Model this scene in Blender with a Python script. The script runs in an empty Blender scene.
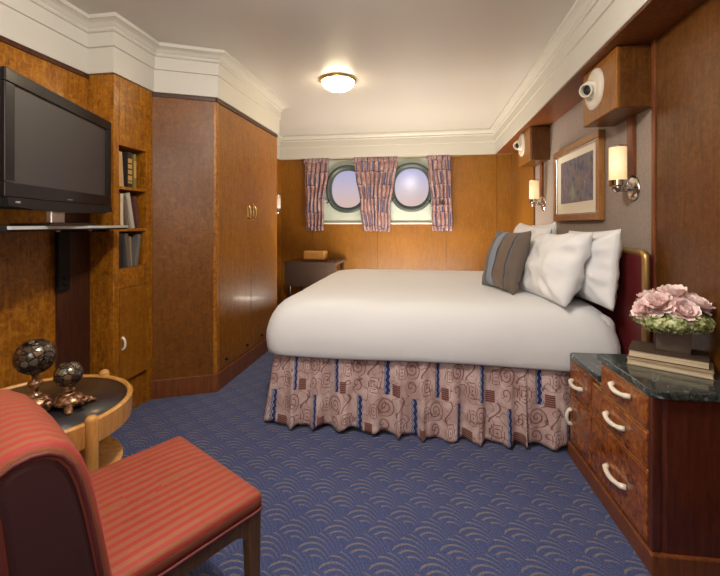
import bpy, bmesh, math, random
from mathutils import Vector, Matrix, noise
R = random.Random(7)
PI = math.pi
COL = bpy.context.scene.collection

# ------------------------------------------------------------------ node helpers
class NT:
    def __init__(self, name):
        m = bpy.data.materials.new(name); m.use_nodes = True
        self.mat = m; self.t = m.node_tree; self.t.nodes.clear()
        self.out = self.t.nodes.new('ShaderNodeOutputMaterial')
    def n(self, kind, **kw):
        nd = self.t.nodes.new(kind)
        for k, v in kw.items():
            if k in nd.inputs.keys() or isinstance(k, int): nd.inputs[k].default_value = v
            else: setattr(nd, k, v)
        return nd
    def l(self, a, b): self.t.links.new(a, b)
    def put(self, sock, v):
        if isinstance(v, bpy.types.NodeSocket): self.l(v, sock)
        else:
            if isinstance(v, (tuple, list)) and len(v) == 3 and sock.type == 'RGBA': v = (*v, 1)
            sock.default_value = v
    def m(self, op, a, b=None, c=None, clamp=False):
        nd = self.t.nodes.new('ShaderNodeMath'); nd.operation = op; nd.use_clamp = clamp
        self.put(nd.inputs[0], a)
        if b is not None: self.put(nd.inputs[1], b)
        if c is not None: self.put(nd.inputs[2], c)
        return nd.outputs[0]
    def vm(self, op, a, b=None):
        nd = self.t.nodes.new('ShaderNodeVectorMath'); nd.operation = op
        self.put(nd.inputs[0], a)
        if b is not None: self.put(nd.inputs[1], b)
        return nd.outputs[0]
    def mix(self, f, a, b, mode='MIX'):
        nd = self.t.nodes.new('ShaderNodeMix'); nd.data_type = 'RGBA'; nd.blend_type = mode
        self.put(nd.inputs[0], f); self.put(nd.inputs[6], a); self.put(nd.inputs[7], b)
        return nd.outputs[2]
    def obj(self): return self.n('ShaderNodeTexCoord').outputs['Object']
    def uv(self): return self.n('ShaderNodeTexCoord').outputs['UV']
    def xyz(self, v):
        s = self.t.nodes.new('ShaderNodeSeparateXYZ'); self.l(v, s.inputs[0]); return s.outputs
    def comb(self, x, y, z=0.0):
        s = self.t.nodes.new('ShaderNodeCombineXYZ')
        self.put(s.inputs[0], x); self.put(s.inputs[1], y); self.put(s.inputs[2], z); return s.outputs[0]
    def noise(self, v, scale=5, detail=4, rough=.55, dist=0):
        nd = self.n('ShaderNodeTexNoise'); self.l(v, nd.inputs['Vector'])
        nd.inputs['Scale'].default_value = scale; nd.inputs['Detail'].default_value = detail
        nd.inputs['Roughness'].default_value = rough; nd.inputs['Distortion'].default_value = dist
        return nd.outputs['Fac']
    def ramp(self, f, stops):
        nd = self.t.nodes.new('ShaderNodeValToRGB'); self.l(f, nd.inputs[0])
        e = nd.color_ramp.elements
        e[0].position = stops[0][0]; e[0].color = (*stops[0][1], 1)
        e[1].position = stops[-1][0]; e[1].color = (*stops[-1][1], 1)
        for p, c in stops[1:-1]:
            k = e.new(p); k.color = (*c, 1)
        return nd.outputs[0]
    def step(self, a, lo, w=.01):   # smooth step a>lo
        return self.m('DIVIDE', self.m('SUBTRACT', a, lo), w, clamp=True)
    def band(self, a, lo, hi):
        return self.m('MULTIPLY', self.m('GREATER_THAN', a, lo), self.m('LESS_THAN', a, hi))
    def bsdf(self, color, rough=.5, metal=0, bump=None, bstr=.2, bdist=.01, coat=0, spec=.5, trans=0, emit=None, estr=0, sheen=0, sss=0, ior=1.5):
        b = self.t.nodes.new('ShaderNodeBsdfPrincipled')
        self.put(b.inputs['Base Color'], color); self.put(b.inputs['Roughness'], rough)
        self.put(b.inputs['Metallic'], metal); b.inputs['Coat Weight'].default_value = coat
        b.inputs['Coat Roughness'].default_value = .12
        b.inputs['Specular IOR Level'].default_value = spec; b.inputs['Transmission Weight'].default_value = trans
        b.inputs['Sheen Weight'].default_value = sheen; b.inputs['IOR'].default_value = ior
        if emit is not None: self.put(b.inputs['Emission Color'], emit); self.put(b.inputs['Emission Strength'], estr)
        if bump is not None:
            k = self.t.nodes.new('ShaderNodeBump'); k.inputs['Strength'].default_value = bstr
            k.inputs['Distance'].default_value = bdist
            self.l(bump, k.inputs['Height']); self.l(k.outputs[0], b.inputs['Normal'])
        self.l(b.outputs[0], self.out.inputs[0]); return self.mat

def plain(name, c, rough=.5, metal=0, **k):
    return NT(name).bsdf((*c, 1), rough, metal, **k)

def wood(name, dark, mid, light, rough=.38, burl=.5, coat=.08, seed=0., grain=.35, con=1.):
    t = NT(name)
    v = t.vm('ADD', t.obj(), (seed, seed * 1.7, seed * .6))
    st = t.vm('MULTIPLY', v, (9, 9, .9))
    g = t.noise(st, 6, 5, .6, .4)
    b = t.noise(v, 22, 4, .65, 1.4)
    big = t.noise(v, 1.6, 3, .5, .3)
    f = t.m('ADD', t.m('MULTIPLY', g, grain), t.m('MULTIPLY', b, burl))
    f = t.m('ADD', f, t.m('MULTIPLY', big, 1 - grain - burl + .0))
    c = t.ramp(f, [(.5 - .14 / con, dark), (.5, mid), (.5 + .14 / con, light)])
    fine = t.noise(t.vm('MULTIPLY', v, (60, 60, 6)), 8, 2, .5)
    c = t.mix(t.m('MULTIPLY', t.m('SUBTRACT', fine, .5, clamp=True), .9), c, (*[k * .35 for k in dark], 1))
    return t.bsdf(c, rough, 0, bump=fine, bstr=.04, bdist=.002, coat=coat, spec=.35)

M = {}
M['wood_panel'] = wood('honey mahogany veneer', (.13, .040, .003), (.30, .105, .006), (.50, .205, .014), seed=0)
M['wood_back'] = wood('smooth honey veneer', (.115, .040, .003), (.225, .086, .007), (.34, .142, .013), seed=12., burl=.3, grain=.35, con=.62)
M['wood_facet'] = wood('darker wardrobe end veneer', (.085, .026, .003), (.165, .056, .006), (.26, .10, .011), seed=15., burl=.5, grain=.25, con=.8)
M['wood_ward'] = wood('figured wardrobe veneer', (.12, .040, .003), (.25, .090, .006), (.38, .155, .012), seed=3.1, burl=.45, grain=.35, con=.72)
M['wood_right'] = wood('shade-darkened mahogany veneer', (.060, .019, .003), (.105, .036, .006), (.155, .060, .011), seed=6.4, rough=.33)  # right side of the room: its dimmer light is put into this darker base colour
M['wood_trim'] = wood('reddish mahogany trim', (.10, .028, .009), (.17, .05, .014), (.24, .08, .022), seed=1.2, burl=.1, grain=.6)
M['wood_darktrim'] = wood('dark mahogany stile', (.035, .011, .006), (.06, .018, .009), (.09, .03, .013), seed=2.2, burl=.1, grain=.6)
M['wood_burl'] = wood('burl drawer veneer', (.12, .024, .003), (.27, .070, .006), (.46, .155, .016), seed=8.8, burl=.75, grain=.1, rough=.2, coat=.5)
M['wood_side'] = wood('dark red mahogany side', (.045, .010, .006), (.075, .017, .009), (.11, .026, .012), seed=4.8, burl=.2, grain=.6, rough=.28)
M['wood_chair'] = wood('light beech', (.30, .14, .04), (.40, .20, .065), (.50, .27, .10), seed=5.5, burl=.1, grain=.5, rough=.35)
M['wood_chairdark'] = wood('oak chair frame', (.10, .048, .018), (.15, .075, .03), (.20, .105, .042), seed=5.9, burl=.1, grain=.5, rough=.4)
M['wood_table'] = wood('golden beech', (.42, .19, .045), (.55, .27, .07), (.66, .36, .11), seed=7.7, burl=.1, grain=.5, rough=.25, coat=.4)
M['wood_frame'] = wood('walnut picture frame', (.19, .075, .022), (.32, .14, .04), (.44, .21, .065), seed=9.1, burl=.1, grain=.5, rough=.3)
M['moulding'] = plain('cream painted moulding', (.56, .53, .46), .42)
M['ceiling'] = plain('satin ceiling paint', (.56, .525, .475), .28, spec=.45)
M['porthole_plate'] = plain('pale green painted steel', (.48, .53, .45), .4)
M['porthole_ring'] = plain('grey green painted brass', (.06, .078, .070), .35, .1)
M['ledge'] = plain('white painted ledge', (.75, .74, .68), .4)
M['black'] = plain('black plastic', (.008, .008, .009), .38, spec=.25)
M['blackmatte'] = plain('black satin steel', (.006, .006, .007), .5, spec=.2)
M['bezel'] = plain('glossy black bezel', (.008, .007, .007), .22, spec=.3)
M['screen'] = plain('dark lcd screen', (.040, .037, .036), .34, spec=.45)
M['silver'] = plain('silver plastic', (.55, .55, .56), .25, .9)
M['glass_edge'] = plain('smoked glass', (.42, .42, .41), .2, coat=.5)
M['chrome'] = plain('polished nickel', (.62, .58, .54), .12, 1)
M['brass'] = plain('polished brass', (.62, .42, .16), .25, 1)
M['goldtrim'] = plain('aged brass trim', (.50, .32, .12), .35, .8)
M['ivory'] = plain('ivory enamel handle', (.82, .76, .62), .22, coat=.4)
M['vent'] = plain('cream enamel', (.66, .60, .50), .35)
M['ventdark'] = plain('dark opening', (.02, .018, .015), .6)
M['leather'] = plain('dark red leather', (.11, .010, .012), .42)
M['paper'] = NT('paper edges')
t = M['paper']; w = t.noise(t.vm('MULTIPLY', t.obj(), (3, 3, 400)), 1, 2)
M['paper'] = t.bsdf(t.ramp(w, [(.35, (.42, .34, .22)), (.65, (.66, .56, .40))]), .8)
M['tablet'] = plain('black table surface', (.012, .010, .012), .30, coat=.15)
M['desk'] = plain('dark polished desk', (.05, .032, .024), .25, coat=.4)
M['mat'] = plain('cream mat board', (.80, .73, .58), .8)
M['stem'] = plain('green stem', (.10, .18, .05), .6)
M['vase'] = plain('brushed bronze vase', (.15, .11, .085), .3, .6)
M['rubber'] = plain('dark rubber', (.02, .02, .02), .7)

# glass for portholes
t = NT('porthole glass')
tr = t.n('ShaderNodeBsdfTransparent'); gl = t.n('ShaderNodeBsdfGlossy'); gl.inputs['Roughness'].default_value = .16
mx = t.n('ShaderNodeMixShader'); mx.inputs[0].default_value = .008
t.l(tr.outputs[0], mx.inputs[1]); t.l(gl.outputs[0], mx.inputs[2]); t.l(mx.outputs[0], t.out.inputs[0]); M['pane'] = t.mat

# lit shades
def lit(name, col, s, base=(.9, .8, .6)):
    return NT(name).bsdf((*base, 1), .4, emit=(*col, 1), estr=s)
M['bowl'] = lit('lit alabaster bowl', (1, .80, .50), 30)
M['unlit_shade'] = plain('white opal glass', (.80, .74, .64), .35)
t = NT('lit sconce glass')
z = t.xyz(t.n('ShaderNodeTexCoord').outputs['Generated'])[2]
M['shade'] = t.bsdf((.9, .75, .5, 1), .4, emit=t.ramp(z, [(0, (1, .62, .22)), (.4, (1, .78, .42)), (1, (.85, .50, .22))]), estr=.62)

# wall fabric
t = NT('taupe woven wallcovering')
v = t.obj(); a = t.noise(t.vm('MULTIPLY', v, (1, 40, 260)), 2, 2); b = t.noise(t.vm('MULTIPLY', v, (1, 260, 40)), 2, 2)
f = t.m('MULTIPLY', t.m('ADD', a, b), .5)
M['wallcover'] = t.bsdf(t.ramp(f, [(.38, (.23, .18, .15)), (.62, (.37, .305, .26))]), .75, bump=f, bstr=.15, bdist=.002)

# carpet : overlapping fans of curved tan strokes on blue
t = NT('blue fan carpet')
p = t.xyz(t.obj())
wx = .19; hh = .058; rr = wx * .60
ang = math.radians(8); ca, sa = math.cos(ang), math.sin(ang)
X0 = t.m('ADD', t.m('MULTIPLY', p[0], ca), t.m('MULTIPLY', p[1], sa))
Y0 = t.m('MULTIPLY', t.m('ADD', t.m('MULTIPLY', p[0], -sa), t.m('MULTIPLY', p[1], ca)), .62)
jf = t.m('FLOOR', t.m('DIVIDE', Y0, hh))
res = None
for k in (0, 1):
    j = t.m('SUBTRACT', jf, float(k))
    off = t.m('MULTIPLY', t.m('FLOORED_MODULO', j, 2.0), wx / 2)
    xs = t.m('SUBTRACT', X0, off)
    dx = t.m('SUBTRACT', t.m('FLOORED_MODULO', t.m('ADD', xs, wx / 2), wx), wx / 2)
    dy = t.m('SUBTRACT', Y0, t.m('MULTIPLY', j, hh))
    d = t.m('SQRT', t.m('ADD', t.m('POWER', dx, 2.0), t.m('POWER', dy, 2.0)))
    an = t.m('ARCTAN2', dy, dx)
    # curved spokes that sweep round the fan
    sp = t.m('SINE', t.m('ADD', t.m('MULTIPLY', an, 12.0), t.m('MULTIPLY', d, -75.0)))
    rings = t.m('SINE', t.m('MULTIPLY', t.m('ADD', d, t.m('MULTIPLY', dx, .45)), 370.0))
    inside = t.m('LESS_THAN', d, rr)
    line = t.step(rings, .35, .45)
    line = t.m('MULTIPLY', line, t.m('GREATER_THAN', d, rr * .28))
    side = t.step(dx, -.03, .07)
    line = t.m('MULTIPLY', line, t.m('SUBTRACT', 1.0, t.m('MULTIPLY', side, .75)))
    res = line if res is None else t.m('ADD', t.m('MULTIPLY', inside, line), t.m('MULTIPLY', t.m('SUBTRACT', 1.0, inside), res))
fz = t.noise(t.obj(), 160, 2, .7)
soft = t.noise(t.obj(), 3, 3)
blue = t.mix(t.step(fz, .35, .4), (.028, .042, .115, 1), (.085, .118, .28, 1))
tan = t.mix(t.step(fz, .35, .4), (.16, .125, .10, 1), (.36, .28, .22, 1))
M['carpet'] = t.bsdf(t.mix(t.m('MULTIPLY', res, t.m('ADD', .5, t.m('MULTIPLY', soft, .4))), blue, tan), .95, spec=.12, bump=t.m('ADD', fz, t.m('MULTIPLY', res, .4)), bstr=.5, bdist=.006, sheen=.15)

# marble
t = NT('dark green marble')
v = t.obj(); a = t.noise(v, 26, 8, .7, 1.5); b = t.noise(v, 90, 3, .6)
c = t.ramp(t.m('ADD', t.m('MULTIPLY', a, .7), t.m('MULTIPLY', b, .3)), [(.40, (.012, .018, .018)), (.55, (.045, .058, .055)), (.66, (.26, .29, .26))])
M['marble'] = t.bsdf(c, .16, coat=.4)

# linens
def linen(name, c, bs=.12):
    t = NT(name); v = t.obj()
    a = t.noise(v, 420, 2); b = t.noise(v, 7, 3, .5, .4)
    return t.bsdf((*c, 1), .72, bump=t.m('ADD', t.m('MULTIPLY', a, .15), b), bstr=bs, bdist=.02, sheen=.1, spec=.25)
M['linen'] = linen('white bed linen', (.74, .74, .745))
M['pillowcase'] = linen('white pillowcase', (.80, .80, .80), .25)

# striped cushion (UV across)
t = NT('blue and taupe striped cushion')
u = t.xyz(t.uv())[0]
st = t.ramp(u, [(0, (.10, .085, .095)), (1, (.10, .085, .095))])
cr = None
col = (.11, .085, .07)
def layer(base, lo, hi, c): return t.mix(t.band(u, lo, hi), base, (*c, 1))
c = layer((.15, .105, .075, 1), 0, .30, (.13, .12, .13)); c = layer(c, .29, .31, (.05, .045, .055)); c = layer(c, .31, .50, (.22, .26, .33))
c = layer(c, .50, .54, (.045, .04, .05)); c = layer(c, .80, .83, (.045, .04, .055)); c = layer(c, .83, .85, (.12, .125, .15)); c = layer(c, .85, 1.01, (.12, .09, .07))
fb = t.noise(t.obj(), 300, 2)
M['cushion'] = t.bsdf(c, .7, bump=fb, bstr=.15, bdist=.004, sheen=.1)

# chair fabric : stripes along UV.x
t = NT('coral striped upholstery')
u = t.xyz(t.uv())[0]
s1 = t.m('SINE', t.m('MULTIPLY', u, 2 * PI / .0335))
s2 = t.m('SINE', t.m('MULTIPLY', u, 2 * PI / .0034))
f = t.step(s1, -.25, .5)
c = t.mix(f, (.29, .034, .028, 1), (.25, .085, .036, 1))
c = t.mix(t.m('MULTIPLY', t.step(s2, .2, .4), .18), c, (.34, .08, .05, 1))
fb = t.noise(t.obj(), 380, 2)
M['upholstery'] = t.bsdf(c, .62, bump=fb, bstr=.2, bdist=.003, sheen=.03, spec=.25)
M['sidefabric'] = plain('shade-darkened plum fabric', (.055, .012, .013), .7)  # plum fabric, darkened because shade on the chair side is in its colour
M['welt'] = plain('dark coral welt', (.13, .022, .018), .6)

# patterned fabric of skirt and curtains (UV in metres)
def deco(name, cw, ch, curtain=False, p0=(.46, .31, .285), p1=(.64, .48, .45)):
    t = NT(name); uv = t.xyz(t.uv()); U, V = uv[0], uv[1]
    n1 = t.noise(t.comb(U, V), 9, 3)
    pink = t.mix(t.step(n1, .42, .2), (*p0, 1), (*p1, 1))
    row = t.m('FLOOR', t.m('DIVIDE', V, ch)); off = t.m('MULTIPLY', t.m('FLOORED_MODULO', row, 2.0), cw * .5)
    fu = t.m('FRACT', t.m('DIVIDE', t.m('ADD', U, off), cw)); fv = t.m('FRACT', t.m('DIVIDE', V, ch))
    xx = t.m('MULTIPLY', fu, cw); yy = t.m('MULTIPLY', fv, ch)
    def rings(cx, cy, rad, per, c, col):
        dx = t.m('SUBTRACT', xx, cx); dy = t.m('SUBTRACT', yy, cy)
        d = t.m('SQRT', t.m('ADD', t.m('POWER', dx, 2.0), t.m('POWER', dy, 2.0)))
        an = t.m('ARCTAN2', dy, dx)
        d2 = t.m('ADD', d, t.m('MULTIPLY', an, per / (2 * PI)))
        ln = t.m('LESS_THAN', t.m('FLOORED_MODULO', d2, per), .0062)
        ln = t.m('MULTIPLY', ln, t.m('LESS_THAN', d, rad))
        c = t.mix(t.m('MULTIPLY', t.m('LESS_THAN', d, rad), .25), c, (.30, .15, .13, 1))
        return t.mix(t.m('MULTIPLY', ln, .8), c, (*col, 1))
    maroon = (.12, .035, .035)
    # stepped line blocks
    kx = t.m('ABSOLUTE', t.m('SUBTRACT', xx, cw * .83)); ky = t.m('ABSOLUTE', t.m('SUBTRACT', yy, ch * .27))
    kx = t.m('ADD', kx, t.m('MULTIPLY', t.m('FLOOR', t.m('DIVIDE', ky, .022)), .012))
    cd_ = t.m('MAXIMUM', kx, ky); blk = t.m('LESS_THAN', cd_, ch * .27)
    c = t.mix(t.m('MULTIPLY', t.m('MULTIPLY', blk, t.m('LESS_THAN', t.m('FLOORED_MODULO', cd_, .021), .0055)), .8), pink, (*maroon, 1))
    c = rings(cw * .52, ch * .70, ch * .26, .026, c, maroon)
    c = rings(cw * .50, ch * .25, ch * .17, .03, c, maroon)
    # wavy outline
    wv = t.m('ABSOLUTE', t.m('SUBTRACT', fu, t.m('ADD', .80, t.m('MULTIPLY', t.m('SINE', t.m('MULTIPLY', fv, 9.0)), .09))))
    c = t.mix(t.m('MULTIPLY', t.m('MULTIPLY', t.m('LESS_THAN', wv, .018), t.m('GREATER_THAN', fv, .5)), .75), c, (*maroon, 1))
    nn_ = t.noise(t.comb(U, V), 11, 1, .3)
    c = t.mix(t.m('MULTIPLY', t.m('LESS_THAN', t.m('ABSOLUTE', t.m('SUBTRACT', nn_, .47)), .010), .7), c, (*maroon, 1))
    qx = t.m('ABSOLUTE', t.m('SUBTRACT', xx, cw * .33)); qy = t.m('ABSOLUTE', t.m('SUBTRACT', yy, ch * .62))
    qx = t.m('ADD', qx, t.m('MULTIPLY', t.m('FLOOR', t.m('DIVIDE', qy, .02)), .015)); qd = t.m('MAXIMUM', qx, qy)
    c = t.mix(t.m('MULTIPLY', t.m('MULTIPLY', t.m('LESS_THAN', qd, ch * .24), t.m('LESS_THAN', t.m('FLOORED_MODULO', qd, .019), .005)), .75), c, (*maroon, 1))
    # maroon blocks
    c = t.mix(t.m('MULTIPLY', t.band(fu, .14, .30), t.band(fv, .0, .30)), c, (.15, .055, .048, 1))
    c = t.mix(t.m('MULTIPLY', t.m('MULTIPLY', t.band(fu, .14, .30), t.band(fv, .0, .30)), t.m('LESS_THAN', t.m('FLOORED_MODULO', yy, .012), .003)), c, (.36, .2, .17, 1))
    # blue stripe with white wavy lines
    wob = t.m('MULTIPLY', t.m('SINE', t.m('MULTIPLY', yy, 150.0)), .004)
    sx = t.m('ADD', xx, wob)
    ina = t.band(fv, .02, .94)
    c = t.mix(t.m('MULTIPLY', t.band(xx, .002, .042), ina), c, (.022, .032, .13, 1))
    for q in (.002, .011, .038):
        c = t.mix(t.m('MULTIPLY', t.band(sx, q, q + .0042), ina), c, (.45, .44, .46, 1))
    if curtain:
        hl = t.m('LESS_THAN', t.m('FLOORED_MODULO', t.m('ADD', V, t.m('MULTIPLY', t.m('SINE', t.m('MULTIPLY', U, 14.0)), .008)), .20), .02)
        hl = t.m('MULTIPLY', hl, t.step(t.noise(t.comb(U, t.m('MULTIPLY', V, .2)), 16, 1), .42, .12))
        c = t.mix(t.m('MULTIPLY', hl, .85), c, (.03, .028, .07, 1))
        vs_ = t.m('GREATER_THAN', t.m('SINE', t.m('ADD', t.m('MULTIPLY', U, 210.0), t.m('MULTIPLY', t.noise(t.comb(U, V), 5, 2), 9.0))), .72)
        c = t.mix(t.m('MULTIPLY', vs_, .6), c, (.17, .06, .055, 1))
    wv = t.noise(t.comb(U, V), 700, 1)
    return t.bsdf(c, .8, bump=wv, bstr=.1, bdist=.002, sheen=.1, spec=.2)
M['skirt'] = deco('pink art deco skirt fabric', .40, .235)
M['curtain'] = deco('pink and navy curtain fabric', .16, .20, True, (.38, .22, .20), (.58, .41, .38))

# art print
t = NT('muted figure print')
v = t.uv(); p = t.xyz(v)
n2 = t.noise(t.vm('MULTIPLY', v, (16, 3.2, 1)), 1, 3, .6); n1 = t.noise(t.vm('MULTIPLY', v, (20, 12, 1)), 1, 4, .7)
c = t.ramp(t.m('ADD', t.m('MULTIPLY', n2, .6), t.m('MULTIPLY', n1, .4)), [(.36, (.03, .035, .055)), (.45, (.10, .12, .19)), (.52, (.19, .17, .20)), (.58, (.22, .16, .10)), (.66, (.42, .40, .30))])
dx = t.m('SUBTRACT', p[0], .42); dy = t.m('SUBTRACT', p[1], .22)
d = t.m('ADD', t.m('MULTIPLY', t.m('ABSOLUTE', dx), 3.0), t.m('ABSOLUTE', dy))
c = t.mix(t.m('SUBTRACT', 1.0, t.step(d, .16, .15)), c, (.27, .30, .24, 1))
M['print'] = t.bsdf(c, .35)

# turtle shell scales
t = NT('tortoise scale lacquer')
vo = t.n('ShaderNodeTexVoronoi'); vo.feature = 'DISTANCE_TO_EDGE'; vo.inputs['Scale'].default_value = 40; vo.inputs['Randomness'].default_value = .55
vc = t.n('ShaderNodeTexVoronoi'); vc.inputs['Scale'].default_value = 40; vc.inputs['Randomness'].default_value = .55
o = t.obj(); t.l(o, vo.inputs['Vector']); t.l(o, vc.inputs['Vector'])
cc = t.ramp(t.xyz(vc.outputs['Color'])[0], [(0, (.03, .018, .012)), (.35, (.07, .05, .035)), (.6, (.17, .08, .025)), (.8, (.16, .14, .10)), (1, (.06, .03, .015))])
e = t.step(vo.outputs['Distance'], .05, .05)
M['scales'] = t.bsdf(t.mix(e, (.012, .008, .007, 1), cc), .22, .35, bump=e, bstr=.6, bdist=.003, coat=.5)
t = NT('bronze lacquer')
n1 = t.noise(t.obj(), 60, 4, .6)
M['bronze'] = t.bsdf(t.ramp(n1, [(.36, (.035, .016, .01)), (.5, (.22, .10, .045)), (.64, (.58, .33, .16))]), .28, .6, bump=n1, bstr=.5, bdist=.004, coat=.3)

# flowers
def petal(name, a, b):
    t = NT(name); u = t.xyz(t.uv())[1]
    return t.bsdf(t.ramp(u, [(0, a), (1, b)]), .55, sheen=.2)
M['peony'] = petal('pink peony petal', (.86, .50, .48), (.94, .78, .75))
t = NT('green hydrangea floret')
n1 = t.noise(t.obj(), 45, 3)
M['hydrangea'] = t.bsdf(t.ramp(n1, [(.36, (.11, .15, .03)), (.48, (.32, .38, .12)), (.62, (.70, .70, .42))]), .6)

# ------------------------------------------------------------------ mesh helpers
def link(o, parent=None):
    COL.objects.link(o)
    if parent is not None: o.parent = parent
    return o
def finish(name, bm, mat, parent=None, smooth=False, recalc=True, angle=None):
    if recalc: bmesh.ops.recalc_face_normals(bm, faces=bm.faces)
    me = bpy.data.meshes.new(name)
    bm.to_mesh(me); bm.free()
    mats = mat if isinstance(mat, (list, tuple)) else [mat]
    for m_ in mats: me.materials.append(M[m_] if isinstance(m_, str) else m_)
    o = bpy.data.objects.new(name, me)
    if smooth:
        for p in me.polygons: p.use_smooth = True
        if angle is not None:
            try: me.set_sharp_from_angle(angle=math.radians(angle))
            except Exception: pass
    if parent is not None and parent.get('_o'):
        me.transform(parent.matrix_basis.inverted())
    return link(o, parent)
def NB(): return bmesh.new()
def bevel(bm, w, seg=2):
    bmesh.ops.bevel(bm, geom=list(bm.edges), offset=w, segments=seg, profile=.5, affect='EDGES')
def box(bm, a, b, bev=0, seg=2, mat=0):
    b2 = bmesh.new() if bev else bm
    vs = [b2.verts.new((x, y, z)) for x in (a[0], b[0]) for y in (a[1], b[1]) for z in (a[2], b[2])]
    fs = []
    for f in ((0, 1, 3, 2), (4, 6, 7, 5), (0, 4, 5, 1), (2, 3, 7, 6), (0, 2, 6, 4), (1, 5, 7, 3)):
        k = b2.faces.new([vs[i] for i in f]); k.material_index = mat; fs.append(k)
    if bev:
        bmesh.ops.recalc_face_normals(b2, faces=b2.faces)
        bevel(b2, bev, seg)
        for f in b2.faces: f.material_index = mat
        merge(bm, b2)
    return fs
def merge(bm, b2, mtx=None):
    if mtx is not None: bmesh.ops.transform(b2, matrix=mtx, verts=b2.verts)
    uvs = b2.loops.layers.uv.active; uvd = bm.loops.layers.uv.verify() if uvs else None
    mp = {v: bm.verts.new(v.co) for v in b2.verts}
    for f in b2.faces:
        try: k = bm.faces.new([mp[v] for v in f.verts])
        except ValueError: continue
        k.material_index = f.material_index; k.smooth = f.smooth
        if uvs:
            for l1, l2 in zip(f.loops, k.loops): l2[uvd].uv = l1[uvs].uv
    b2.free()
def prism(bm, pts, z0, z1, mat=0, bev=0):
    b2 = bmesh.new()
    lo = [b2.verts.new((x, y, z0)) for x, y in pts]; hi = [b2.verts.new((x, y, z1)) for x, y in pts]
    b2.faces.new(lo); b2.faces.new(hi); n = len(pts)
    for i in range(n): b2.faces.new((lo[i], lo[(i + 1) % n], hi[(i + 1) % n], hi[i]))
    bmesh.ops.recalc_face_normals(b2, faces=b2.faces)
    if bev: bevel(b2, bev)
    for f in b2.faces: f.material_index = mat
    merge(bm, b2)
def lathe(bm, prof, seg=32, mtx=None, cap=True, mat=0):
    b2 = bmesh.new(); rings = []
    for r, z in prof:
        if r < 1e-5: rings.append([b2.verts.new((0, 0, z))])
        else: rings.append([b2.verts.new((r * math.cos(2 * PI * i / seg), r * math.sin(2 * PI * i / seg), z)) for i in range(seg)])
    for a, b in zip(rings, rings[1:]):
        for i in range(seg):
            j = (i + 1) % seg
            if len(a) == 1 and len(b) == 1: continue
            if len(a) == 1: b2.faces.new((a[0], b[i], b[j]))
            elif len(b) == 1: b2.faces.new((a[i], b[0], a[j]))
            else: b2.faces.new((a[i], b[i], b[j], a[j]))
    if cap:
        for r_ in (rings[0], rings[-1]):
            if len(r_) > 1: b2.faces.new(r_)
    bmesh.ops.recalc_face_normals(b2, faces=b2.faces)
    for f in b2.faces: f.material_index = mat; f.smooth = True
    merge(bm, b2, mtx)
def tube(bm, pts, rad, seg=10, mat=0, cap=True, flat=None):
    pts = [Vector(p) for p in pts]; n = len(pts)
    rads = rad if isinstance(rad, (list, tuple)) else [rad] * n
    up = None; rings = []
    for i, p in enumerate(pts):
        d = (pts[min(i + 1, n - 1)] - pts[max(i - 1, 0)]).normalized()
        if up is None:
            up = Vector((0, 0, 1)) if abs(d.z) < .9 else Vector((1, 0, 0))
        a = d.cross(up).normalized(); b = a.cross(d).normalized(); up = b
        ky = flat if flat else 1
        rings.append([bm.verts.new(p + (a * math.cos(2 * PI * k / seg) + b * math.sin(2 * PI * k / seg) * ky) * rads[i]) for k in range(seg)])
    for a, b in zip(rings, rings[1:]):
        for k in range(seg):
            f = bm.faces.new((a[k], a[(k + 1) % seg], b[(k + 1) % seg], b[k])); f.smooth = True; f.material_index = mat
    if cap:
        for r_ in (rings[0], rings[-1]):
            f = bm.faces.new(r_); f.material_index = mat
def ball(bm, c, r, sc=(1, 1, 1), sub=3, mtx=None):
    b2 = bmesh.new(); bmesh.ops.create_icosphere(b2, subdivisions=sub, radius=r)
    for f in b2.faces: f.smooth = True
    m_ = Matrix.Translation(c) @ Matrix.Diagonal((*sc, 1))
    if mtx is not None: m_ = mtx @ m_
    merge(bm, b2, m_)
def empty(name, loc, label, cat, rotz=0, group=None):
    o = bpy.data.objects.new(name, None); o.empty_display_size = .1
    o.location = loc; o.rotation_euler = (0, 0, rotz)
    o.matrix_basis = Matrix.Translation(loc) @ Matrix.Rotation(rotz, 4, 'Z')
    o['_o'] = True
    COL.objects.link(o); return tag(o, label, cat, group)
def tag(o, label, cat, group=None):
    o['label'] = label; o['category'] = cat
    if group: o['group'] = group
    return o
def struct(o): o['kind'] = 'structure'; return o
# (parts are modelled in world coordinates; finish() moves them into the thing's own frame)
def copy_tree(o, parent=None):
    c = o.copy(); COL.objects.link(c)
    if parent is not None: c.parent = parent
    for ch in o.children: copy_tree(ch, c)
    return c

# ------------------------------------------------------------------ the room
XL, XR, YB, YF, ZC, ZK = -2.19, 1.22, 5.90, -1.3, 2.62, 2.285
b = NB(); box(b, (XL - .1, YF - .1, -.1), (XR + .1, YB + .12, 0)); struct(finish('floor', b, 'carpet'))
b = NB(); box(b, (XL - .1, YF - .1, ZC), (XR + .1, YB + .12, ZC + .1)); struct(finish('ceiling', b, 'ceiling'))
b = NB(); box(b, (XL - .1, YF - .1, 0), (XL, YB, ZC)); struct(finish('wall_left', b, 'wood_panel'))
b = NB(); box(b, (XL, YF - .1, 0), (XR + .1, YF, ZC)); struct(finish('wall_front', b, 'moulding'))
b = NB(); box(b, (XR, YF, 0), (XR + .1, YB + .12, ZC)); struct(finish('wall_right', b, 'wallcover'))
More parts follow.
